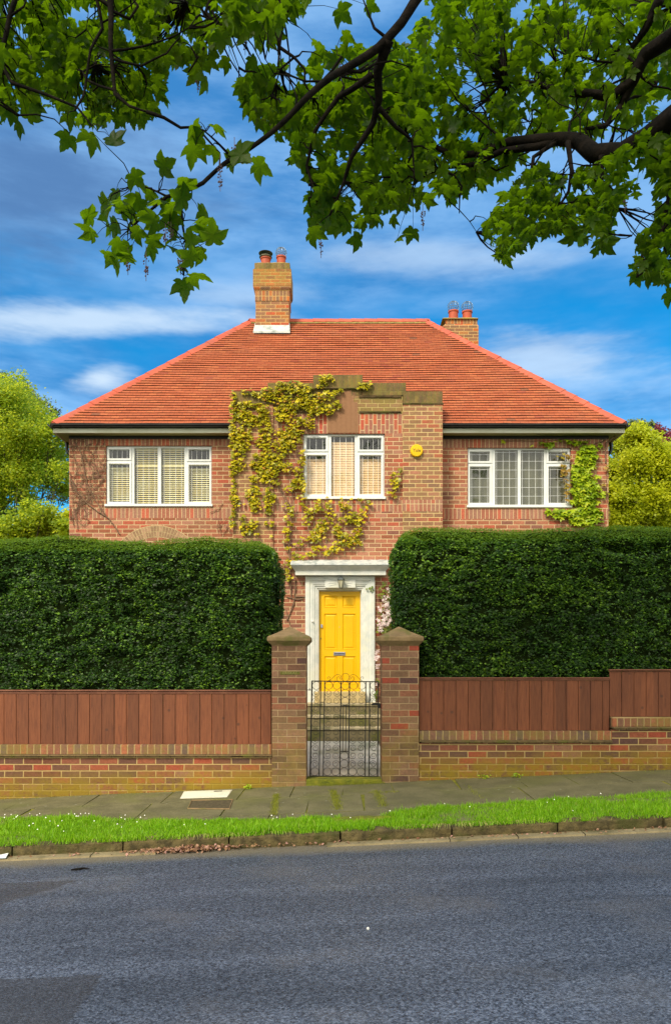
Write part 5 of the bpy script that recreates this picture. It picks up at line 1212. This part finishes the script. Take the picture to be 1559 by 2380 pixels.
bgtree('rounded_bush', 'rounded yellow green bush behind the left hedge', (PX(60, 20), 20, .1), 3.2, cl([(60, 1215, 42), (95, 1200, 30), (120, 1215, 30), (140, 1225, 26), (20, 1235, 34), (75, 1175, 22), (-30, 1230, 45), (110, 1235, 30), (50, 1250, 40)], 20, .6, 4), m_tree1, 9000, .085, 9, cat='bush')
bgtree('golden_bush', 'bright yellow bush against the left corner of the house', (PX(150, 21.5), 21.5, .1), 3.2, cl([(145, 1215, 30), (165, 1200, 24), (130, 1240, 28), (170, 1240, 30)], 21.5, .5, 6), m_tree2, 5000, .08, 12, cat='bush')
bgtree('golden_tree', 'dense bright yellow green tree at the right corner of the house', (PX(1490, 18.5), 18.5, .2), 4.4, cl([(1470, 1010, 26), (1450, 1040, 32), (1500, 1030, 34), (1435, 1080, 34), (1480, 1080, 44), (1530, 1080, 44), (1430, 1130, 36), (1480, 1140, 46), (1540, 1140, 48), (1430, 1185, 38), (1480, 1200, 46), (1540, 1200, 48), (1600, 1090, 50), (1600, 1170, 60), (1420, 1150, 26), (1420, 1200, 28), (1460, 1170, 36), (1510, 1175, 40), (1450, 1225, 30), (1550, 1225, 40), (1500, 1225, 40), (1430, 1220, 34), (1475, 995, 15), (1560, 1050, 30)], 18.5, .7, 8), m_tree2, 80000, .064, 15)
bgtree('conifer', 'feathery grey green conifer tip above the golden tree on the right', (PX(1480, 24), 24, .2), 7.2, cl([(1478, 985, 12), (1492, 992, 12), (1465, 992, 10), (1510, 985, 8), (1450, 1000, 12)], 24, .3, 9), leafmat('conifer_leaf', [(0, (.10, .14, .07)), (1, (.22, .28, .14))], (.3, .4, .1), .2), 1500, .07, 17)
bgtree('purple_tree', 'dark purple leaved tree at the far right behind the golden tree', (PX(1570, 25), 25, .2), 6.8, cl([(1530, 1005, 14), (1545, 1030, 20), (1565, 1015, 26), (1590, 1040, 34), (1550, 1055, 16), (1524, 990, 8)], 25, .7, 10), m_tree3, 4200, .085, 19)

# ---------------- sycamore overhead ----------------
SY = [(0, 0, 0), (.10, -.10, 0), (.28, -.14, .0), (.46, -.06, -.05), (.38, .05, 0), (.52, .12, -.02), (.60, .24, -.05), (.66, .40, -.06), (.72, .58, -.12), (.54, .54, -.05), (.42, .50, 0), (.30, .53, .03), (.29, .68, 0), (.20, .74, -.01), (.17, .88, -.05), (0, 1.10, -.14), (0, .30, .05)]
SY = [(x, y, z * 1.9 - .10 * x * x) for x, y, z in SY]
syt = mirror(SY, 0)
random.seed(101)
TB = Vector((4.9, .2, .1))
st = empty('sycamore_tree', TB, 'sycamore tree whose dark leafy limbs hang across the top of the view', 'tree')
tk = MB(); tk.tube([TB - Vector((0, 0, .3)), TB + Vector((0, 0, .4)), TB + Vector((.05, .1, 2)), TB + Vector((-.1, .3, 3.2)), TB + Vector((-.2, .6, 5.2)), TB + Vector((-.5, 1.2, 8.0))], [.42, .32, .27, .25, .2, .09], 14); tk.build('trunk', m_bark, st, smooth=True)
fork = TB + Vector((-.1, .3, 3.2)); fork2 = TB + Vector((-.2, .6, 5.2))
lm = MB()
def limb(pts, r0, r1, kink=.02):
    q = []; 
    for a, b_ in zip(pts, pts[1:]):
        for k in range(6): t = k / 6; q.append(a.lerp(b_, t))
    q.append(pts[-1]); n = len(q)
    q = [p + Vector((noise.noise(p * 2.1), noise.noise(p * 2.1 + Vector((5, 5, 5))), noise.noise(p * 2.3 + Vector((9, 1, 2))))) * kink * 2 for p in q]
    lm.tube(q, [r0 + (r1 - r0) * (i / (n - 1)) ** .8 for i in range(n)], 8); return q
skel = []
PP = lambda lst: [P(a, b_, d) for a, b_, d in lst]
L1 = limb([fork, P(1640, 240, 4.6)] + PP([(1559, 280, 5.0), (1500, 325, 5.2), (1440, 365, 5.3), (1385, 368, 5.4), (1350, 345, 5.5), (1300, 332, 5.6)]), .115, .046); skel += L1
L1b = limb(PP([(1300, 332, 5.6), (1240, 330, 5.6), (1180, 328, 5.7), (1120, 350, 5.8), (1060, 352, 5.9), (1000, 330, 6.0), (950, 310, 6.0)]), .046, .014); skel += L1b
skel += limb(PP([(1300, 335, 5.6), (1240, 348, 5.6), (1160, 352, 5.7), (1100, 380, 5.8), (1040, 385, 5.8), (1000, 400, 5.8)]), .034, .010)
skel += limb([fork2, P(1640, -10, 5.0)] + PP([(1559, 85, 5.4), (1500, 130, 5.6), (1470, 190, 5.7), (1410, 225, 5.8), (1330, 215, 5.8), (1250, 190, 5.9), (1180, 185, 6)]), .085, .014)
skel += limb(PP([(1470, 190, 5.7), (1440, 240, 5.8), (1400, 290, 5.8), (1360, 300, 5.7)]), .04, .012)
skel += limb(PP([(1535, -10, 5.6), (1500, 60, 5.7), (1460, 120, 5.8), (1440, 160, 5.8)]), .04, .014)
skel += limb(PP([(1320, 345, 5.5), (1330, 400, 5.4), (1320, 440, 5.4), (1280, 490, 5.4)]), .022, .006); skel += limb(PP([(1290, 340, 5.6), (1235, 370, 5.5), (1230, 420, 5.5), (1215, 480, 5.5), (1180, 540, 5.5)]), .018, .006)
skel += limb(PP([(1400, 370, 5.3), (1400, 420, 5.3), (1440, 450, 5.3)]), .022, .006); skel += limb(PP([(1330, 400, 5.4), (1360, 450, 5.4), (1390, 510, 5.4)]), .014, .005)
# limb entering at the top middle and running down to the left
M0 = fork2 + Vector((-.2, .4, .6))
L2 = limb([fork2, Vector((2.6, 2.6, 6.3)), P(1120, -190, 4.5)] + PP([(970, 0, 4.6), (935, 50, 4.6), (880, 102, 4.6), (790, 165, 4.6), (700, 235, 4.5), (640, 290, 4.5), (575, 352, 4.5)]), .046, .012); skel += L2
L3 = limb(PP([(575, 352, 4.5), (520, 390, 4.45), (470, 430, 4.4), (420, 450, 4.4)]), .013, .011); skel += L3
L4 = limb(PP([(420, 450, 4.4), (390, 458, 4.4), (350, 490, 4.4), (300, 535, 4.4)]), .013, .005); skel += L4
skel += limb(PP([(425, 450, 4.4), (418, 480, 4.4), (420, 530, 4.4), (425, 570, 4.4), (422, 640, 4.4)]), .010, .004)
skel += limb(PP([(540, 372, 4.5), (510, 340, 4.45), (475, 305, 4.4)]), .009, .004); skel += limb(PP([(390, 458, 4.4), (355, 440, 4.4), (320, 425, 4.4)]), .007, .003)
skel += limb(PP([(905, 85, 4.6), (880, 160, 4.7), (885, 230, 4.8), (870, 290, 4.9), (820, 370, 5), (800, 430, 5.1), (770, 500, 5.1)]), .036, .007)
skel += limb(PP([(885, 250, 4.8), (920, 300, 4.9), (950, 330, 5), (960, 420, 5)]), .018, .005); skel += limb(PP([(865, 170, 4.7), (790, 215, 4.9), (740, 300, 5), (720, 380, 5.1), (740, 470, 5.1)]), .022, .006)
# left limbs, reaching across from the same trunk
L5 = limb([fork2, Vector((2.2, 2.4, 7.1)), Vector((.4, 3.6, 7.0)), P(300, -260, 4.7)] + PP([(255, -10, 4.8), (258, 60, 4.8), (262, 130, 4.8), (265, 210, 4.8), (300, 245, 4.8), (340, 262, 4.8)]), .036, .006); skel += L5
skel += limb(PP([(262, 20, 4.8), (225, -5, 4.8), (240, 70, 4.85), (215, 110, 4.8), (190, 220, 4.8), (170, 260, 4.8)]), .014, .006)
skel += limb([P(300, -260, 4.7)] + PP([(60, -60, 4.7), (20, 40, 4.7), (0, 130, 4.7), (30, 190, 4.7), (110, 220, 4.7), (180, 250, 4.7), (220, 300, 4.7)]), .022, .005)
skel += limb([P(420, -160, 5), P(640, -20, 5), P(650, 60, 5), P(640, 150, 5)][1:], .014, .006); skel += limb([P(300, -260, 4.7)] + PP([(520, -80, 5), (480, 30, 5), (500, 60, 5), (460, 130, 5), (440, 170, 5)]), .016, .005)
skel += limb(PP([(265, 130, 4.8), (330, 150, 4.8), (390, 130, 4.8), (420, 90, 4.8)]), .009, .004)
skel += limb([P(1640, 240, 4.6)] + PP([(1600, 380, 4.9), (1565, 450, 5), (1540, 540, 5), (1500, 600, 5), (1480, 640, 5)]), .02, .006)
SK = np.array([tuple(p) for p in skel])
# crooked secondary branchlets growing off the limbs
for i in range(75):
    k = random.randrange(len(skel)); p = skel[k].copy()
    if p.y < 4.2: continue
    px_, py_ = CX + F * p.x / p.y, HY - F * (p.z - ZE) / p.y
    if px_ < 620 and py_ > 270: continue
    if py_ > 420 or not -60 < px_ < 1600: continue
    a = random.uniform(0, 6.28); q = [p]; 
    for j in range(random.randint(3, 6)):
        a += random.gauss(0, .55); p = p + Vector((math.cos(a) * .11, random.uniform(-.03, .05), math.sin(a) * .10)); q.append(p)
    r0_ = random.uniform(.006, .013); lm.tube(q, [r0_ * (1 - .7 * j / (len(q) - 1)) for j in range(len(q))], 6); skel += q[1:]
SK = np.array([tuple(p) for p in skel])
# leaf positions
regions = [
    ([(0, -40), (500, -40), (500, 120), (470, 165), (430, 135), (385, 150), (378, 225), (360, 275), (270, 285), (200, 290), (120, 250), (60, 265), (0, 275)], 1300, 4.9, 6.1, .096),
    ([(1600, -40), (1990, -40), (1960, 420), (1800, 520), (1600, 640)], 620, 4.9, 6.6, .112),
    ([(-420, -60), (-60, -60), (-60, 260), (-250, 280), (-400, 120)], 420, 4.6, 6.0, .112),
    ([(-60, -60), (0, -60), (0, 275), (-60, 260)], 60, 4.2, 5.6, .112),
    ([(490, -40), (725, -40), (700, 35), (650, 45), (640, 95), (600, 115), (560, 75), (500, 100)], 210, 4.6, 6.0, .110),
    ([(620, 150), (700, 150), (760, 105), (840, 115), (900, 100), (960, 105), (990, 30), (1000, 120), (1010, 300), (1040, 440), (1000, 470), (940, 500), (900, 520), (820, 525), (740, 540), (710, 500), (712, 430), (660, 340), (600, 290), (570, 240), (540, 200), (575, 170)], 1500, 5.0, 6.7, .100),
    ([(990, -40), (1600, -40), (1600, 230), (1480, 290), (1400, 300), (1330, 340), (1250, 330), (1180, 400), (1120, 440), (1060, 455), (1000, 470), (980, 300), (975, 60)], 2350, 5.6, 7.5, .100),
    ([(1450, 340), (1600, 250), (1600, 460), (1540, 450), (1500, 400), (1420, 400), (1380, 380)], 170, 4.8, 6, .105),
    ([(1180, 430), (1240, 385), (1300, 410), (1400, 385), (1480, 410), (1475, 460), (1430, 480), (1425, 560), (1395, 590), (1350, 560), (1300, 530), (1240, 570), (1165, 610), (1135, 570), (1130, 520), (1160, 470)], 600, 4.9, 6.2, .086),
    ([(1559, 400), (1525, 450), (1515, 520), (1475, 560), (1465, 635), (1500, 650), (1600, 640), (1600, 400)], 270, 4.8, 5.8, .086),
]
holes = [(190, 30, 38, 28), (1010, 470, 30, 30), (1360, 440, 34, 18), (1190, 395, 26, 14), (1120, 455, 40, 20), (300, 80, 18, 24), (930, 40, 40, 60), (1085, 300, 26, 10), (1230, 290, 20, 12), (1150, 270, 16, 10), (1430, 180, 18, 22), (1050, 240, 14, 14), (440, 140, 16, 20), (700, 420, 12, 20), (1180, 310, 40, 10), (1310, 270, 14, 18), (1240, 100, 10, 14), (860, 470, 14, 10), (1290, 440, 12, 18)]
pos = []; tpx = []
def hole(x, y): return any(((x - a) / c_) ** 2 + ((y - b_) / d) ** 2 < 1 for a, b_, c_, d in holes)
szs = []
for poly, n, d0, d1, sz in regions:
    cnt = 0
    # sprigs: each shoot carries a whorl of leaves
    while cnt < n:
        (x, y), = samp(poly, 1)
        for k in range(random.randint(2, 5)):
            xx, yy_ = x + random.gauss(0, 20), y + random.gauss(0, 17)
            if not inpoly(xx, yy_, poly) or (hole(xx, yy_) and random.random() < .95): continue
            if noise.noise(Vector((xx * .021, yy_ * .024, 4.4))) + .5 * noise.noise(Vector((xx * .05, yy_ * .055, 1.4))) > .20 and random.random() < .9: continue
            d = random.uniform(d0, d1); pos.append(P(xx, yy_, d)); szs.append(sz * random.uniform(.50, 1.0)); cnt += 1
single = [(40, 285), (160, 315), (205, 310), (252, 315), (62, 275), (478, 175), (535, 145), (585, 132), (455, 165), (782, 18), (852, 12), (795, 80), (725, 95), (600, 85), (462, 288), (497, 300), (452, 335), (505, 352), (552, 345), (588, 382), (303, 405), (367, 392), (272, 445), (238, 478), (215, 510), (222, 550), (258, 592), (305, 588), (345, 565), (400, 455), (438, 440), (462, 492), (487, 512), (378, 488), (330, 462), (345, 500), (395, 575), (432, 600), (420, 652), (472, 590), (497, 565), (455, 610), (285, 500), (260, 520), (310, 540), (365, 520), (335, 450), (375, 470), (440, 470), (290, 470), (430, 560), (365, 575), (318, 505), (352, 530), (395, 500), (248, 505), (285, 560), (410, 620), (438, 640), (415, 480), (480, 545), (300, 610), (240, 590), (268, 478), (395, 560), (530, 372), (470, 320), (1548, 680), (1395, 575), (1330, 560), (925, 555), (840, 560), (715, 540), (960, 530), (1165, 605), (1500, 640)]
EDGE = len(pos)
for x, y in single: pos.append(P(x + random.uniform(-4, 4), y + random.uniform(-3, 3), (4.4 if 180 < x < 620 and y > 270 else 5.2) + random.uniform(-.25, .25))); szs.append(random.uniform(.092, .124))
n = len(pos); POS = np.array([tuple(p) for p in pos])
dirv = POS - np.array([0, 0, ZE]); dirv /= np.linalg.norm(dirv, axis=1, keepdims=True)
nrm = np.stack([rng.normal(0, .42, n), rng.normal(.35, .38, n), rng.normal(.75, .35, n)], 1)
tips = np.stack([rng.normal(0, .75, n), rng.normal(-.25, .45, n), rng.normal(-.75, .45, n)], 1)
# unseen crown clusters over and behind the viewer, added to shade the visible leaves
up_ = []
lrn = np.clip([.5 + 1.1 * noise.noise(Vector((p.x * 2.6, p.y * 2.6, p.z * 2.6))) + random.uniform(-.3, .3) for p in pos], 0, 1)
for c_ in range(95):
    yc_ = random.uniform(-2.5, 4.4); cc_ = Vector((random.uniform(-4.6, 5.4), yc_, ZE + max(3.6, .88 * yc_ + .75) + random.uniform(.3, 3.4)))
    for k in range(16): up_.append(tuple(cc_ + Vector((random.gauss(0, .36), random.gauss(0, .36), abs(random.gauss(0, .25))))))
nu = len(up_); nrm = np.concatenate([nrm, np.stack([rng.normal(0, .4, nu), rng.normal(.1, .4, nu), np.ones(nu)], 1)]); tips = np.concatenate([tips, np.stack([rng.normal(0, .8, nu), rng.normal(0, .8, nu), rng.normal(-.5, .3, nu)], 1)])
scatter('crown', syt[0], syt[1], np.concatenate([POS, np.array(up_)]), basis(nrm, tips), szs + list(rng.uniform(.13, .19, nu)), m_syc, st, np.concatenate([lrn, rng.random(nu)]))
# twigs joining leaves to the nearest limb, via shared nodes
tw = MB(); nodes = []
idx = rng.permutation(n)[:1150]
idx = np.concatenate([idx, np.arange(EDGE, n)])
for i in idx:
    p = POS[i]; d = np.linalg.norm(SK - p, axis=1); k = int(np.argmin(d)); s = SK[k]
    if d[k] > 1.3: continue
    s, p = Vector(s), Vector(p); m_ = (s + p) / 2 + Vector((random.uniform(-.04, .04), random.uniform(-.04, .04), random.uniform(.0, .05)))
    r_ = .0035 if i >= EDGE else random.uniform(.003, .009)
    tw.tube([s, s.lerp(m_, .5) + Vector((random.uniform(-.02, .02), 0, random.uniform(-.02, .02))), m_, m_.lerp(p, .6) + Vector((0, 0, .015)), p], [r_, r_ * .85, r_ * .65, r_ * .45, r_ * .35], 5, cap=False)
tw.build('twigs', m_bark, st)
lm.build('limbs', m_bark, st, smooth=True)
tcount = [(398, 530), (298, 605), (512, 400), (746, 562), (982, 500), (460, 190), (632, 275), (790, 140), (545, 350), (1452, 470), (340, 610), (385, 545), (1365, 500), (420, 610), (570, 90)]
for x, y in tcount:
    mb = MB(); d = 4.4 if x < 620 and y > 270 else 5.3; c = P(x, y, d); L = random.uniform(.07, .12)
    mb.tube([c + Vector((0, 0, L * .9)), c, c - Vector((0, 0, L))], .0022, 4)
    for k in range(26):
        t = random.random(); a = random.random() * 6.28; q = c + Vector((math.cos(a) * .016 * (1 - t * .5), math.sin(a) * .016, -L * t + L * .3)); r_ = random.uniform(.004, .0065)
        mb.loft([[q + Vector((math.cos(u) * r_ * s, math.sin(u) * r_ * s, h * r_)) for u in (0, 1.57, 3.14, 4.71)] for s, h in ((.3, -1), (1, 0), (.3, 1))])
    mb.build('seed_tassel', m_seed, st)

# ---------------- small things on the ground ----------------
def quad_on(pxs, h, zf, off):      # photo corners dropped onto a ground function
    out = []
    for px, py in pxs:
        d = 8.0
        for _ in range(30):
            x = PX(px, d); d = F * (ZE - zf(x, d)) / (py - HY)
        out.append((PX(px, d), d, zf(PX(px, d), d) + off))
    return out
q = quad_on([(419, 1856.5), (528, 1853), (540, 1836.5), (428, 1840)], 0, pav_z, .006)
mb = MB(); mb.loft([[(x, y, z - .02) for x, y, z in q], q]); cv_ = mb.build('utility_cover', m_cover, None, bevel=.002); tag(cv_, 'pale cream rectangular utility cover set in the paving by the wall', 'cover')
q2 = quad_on([(486, 1844.5), (534, 1842.5), (538, 1837.5), (490, 1839)], 0, pav_z, .010); mb = MB(); mb.loft([[(x, y, z - .003) for x, y, z in q2], q2]); mb.build('lid_flap', noisy('lid', (.60, .60, .48), (.7, .68, .55), 6, .6), cv_)
q3 = quad_on([(497, 1842), (516, 1841.3), (517, 1839.8), (498, 1840.5)], 0, pav_z, .013); mb = MB(); mb.loft([[(x, y, z - .002) for x, y, z in q3], q3]); mb.build('finger_slot', m_soil, cv_)
q = quad_on([(437, 1881), (533, 1882), (541, 1860), (446, 1862)], 0, pav_z, .006)
mb = MB(); mb.loft([[(x, y, z - .03) for x, y, z in q], q]); dc = mb.build('drain_cover', noisy('rusty_cover', (.055, .045, .022), (.10, .08, .04), 30, .9, 60, .008), None, bevel=.004); tag(dc, 'dark rough recessed drain cover in the paving below the cream cover', 'cover')
qq = [Vector(p) for p in q]; mb = MB(); mb.tube([(p + Vector((0, 0, .002))) for p in qq + [qq[0]]], .008, 6); mb.build('cover_rim', m_capst, dc)
# leaf litter in the gutter
random.seed(12); pos = []
for i in range(900):
    a = random.random(); px = random.gauss(455, 45) if a < .55 else (random.gauss(360, 40) if a < .75 else random.uniform(-60, 1559)); 
    x = PX(px, 7.02); y = 7.08 - abs(random.gauss(0, .05 if a < .75 else .03)); pos.append((x, y, gx(x) + .012 + abs(random.gauss(0, .012 if a < .55 else .004))))
n = len(pos); lt = scatter('leaf_litter', OV, OF, pos, basis(np.stack([rng.normal(0, .6, n), rng.normal(-.2, .6, n), np.ones(n)], 1), rng.normal(0, 1, (n, 3))), rng.uniform(.012, .040, n), m_litter)
tag(lt, 'brown dead leaves and bits gathered in the gutter against the kerb', 'leaves', kind='stuff')
mb = MB(); q = quad_on([(-10, 1999), (14, 1998), (22, 1989), (-6, 1990)], 0, lambda x, y: gx(x) + .004, .016); q[2] = (q[2][0], q[2][1], q[2][2] + .02); mb.loft([[(x, y, z - .002) for x, y, z in q], q]); tag(mb.build('paper_scrap', m_paper), 'crumpled pale blue paper scrap in the gutter at the far left', 'litter')
mb = MB(); q = quad_on([(165, 2025), (180, 2023), (195, 2021), (208, 2022)], 0, road_z, .012); mb.tube(q, [.006, .010, .009, .004], 6); mb.tube([q[1], Vector(q[1]) + Vector((.05, -.04, .004))], [.006, .002], 5); tag(mb.build('fallen_twig', m_bark), 'small dark twig lying on the road near the kerb', 'twig')
mb = MB(); q = quad_on([(855, 2160)], 0, road_z, .004)[0]; mb.loft([[(q[0] + math.cos(k) * (.009 * s), q[1] + math.sin(k) * .007 * s, q[2] + h) for k in range(6)] for s, h in ((1, -.003), (.9, .006), (.4, .010))]); tag(mb.build('pebble', m_daisy), 'tiny white pebble lying in the middle of the road', 'stone')
# weeds in joints
random.seed(17); pos = []
for (x, y, sx_, sy_, n) in ((-.68, 8.5, .022, .55, 1300), (.0, 8.6, .028, .55, 1300), (.2, 9.50, .42, .02, 900), (.50, 8.55, .03, .45, 800), (.55, 8.9, .2, .01, 150), (1.6, 8.7, .02, .4, 120), (-2.6, 9.50, 2.0, .015, 250), (3.0, 9.50, 2.0, .015, 250)):
    for i in range(n):
        X, Y = random.gauss(x, sx_) if sx_ < .1 else random.uniform(x - sx_, x + sx_), random.uniform(y - sy_, y + sy_) if sy_ > .1 else random.gauss(y, sy_)
        pos.append((X + (Y - y) * (-.05), Y, pav_z(X, Y) + .001))
wd = blades('joint_weeds', pos, rng.uniform(.012, .034, len(pos)), leafmat('weed', [(0, (.11, .13, .01)), (1, (.30, .33, .02))], (.5, .5, .02), .2), '')
tag(wd, 'yellow green moss and weeds growing in the paving joints', 'weeds', kind='stuff')
pos = []; nr = []
for (px, py) in ((835, 0),):
    pass
for cx_, cy_ in ((PX(577, 9.5), 9.49), (PX(1125, 9.5), 9.49), (PX(1660 / 1.381 + 0, 9.5), 9.49)):
    r_ = empty('wall_weed', (cx_, cy_, pav_z(cx_, cy_)), {0: 'small yellow weed at the foot of the left garden wall', 1: 'little weed at the foot of the right garden wall near the pillar', 2: 'little weed at the foot of the right garden wall nearer the step'}[len(pos)], 'weed'); pos.append(1)
    pp = [(cx_ + random.gauss(0, .03), cy_ + random.gauss(0, .01), pav_z(cx_, cy_) + random.uniform(.005, .05)) for _ in range(26)]; n = len(pp)
    scatter('leaves', OV, OF, pp, basis(np.stack([rng.normal(0, .5, n), rng.normal(-.6, .4, n), np.ones(n)], 1), rng.normal(0, 1, (n, 3))), rng.uniform(.02, .04, n), m_ivyg, r_)
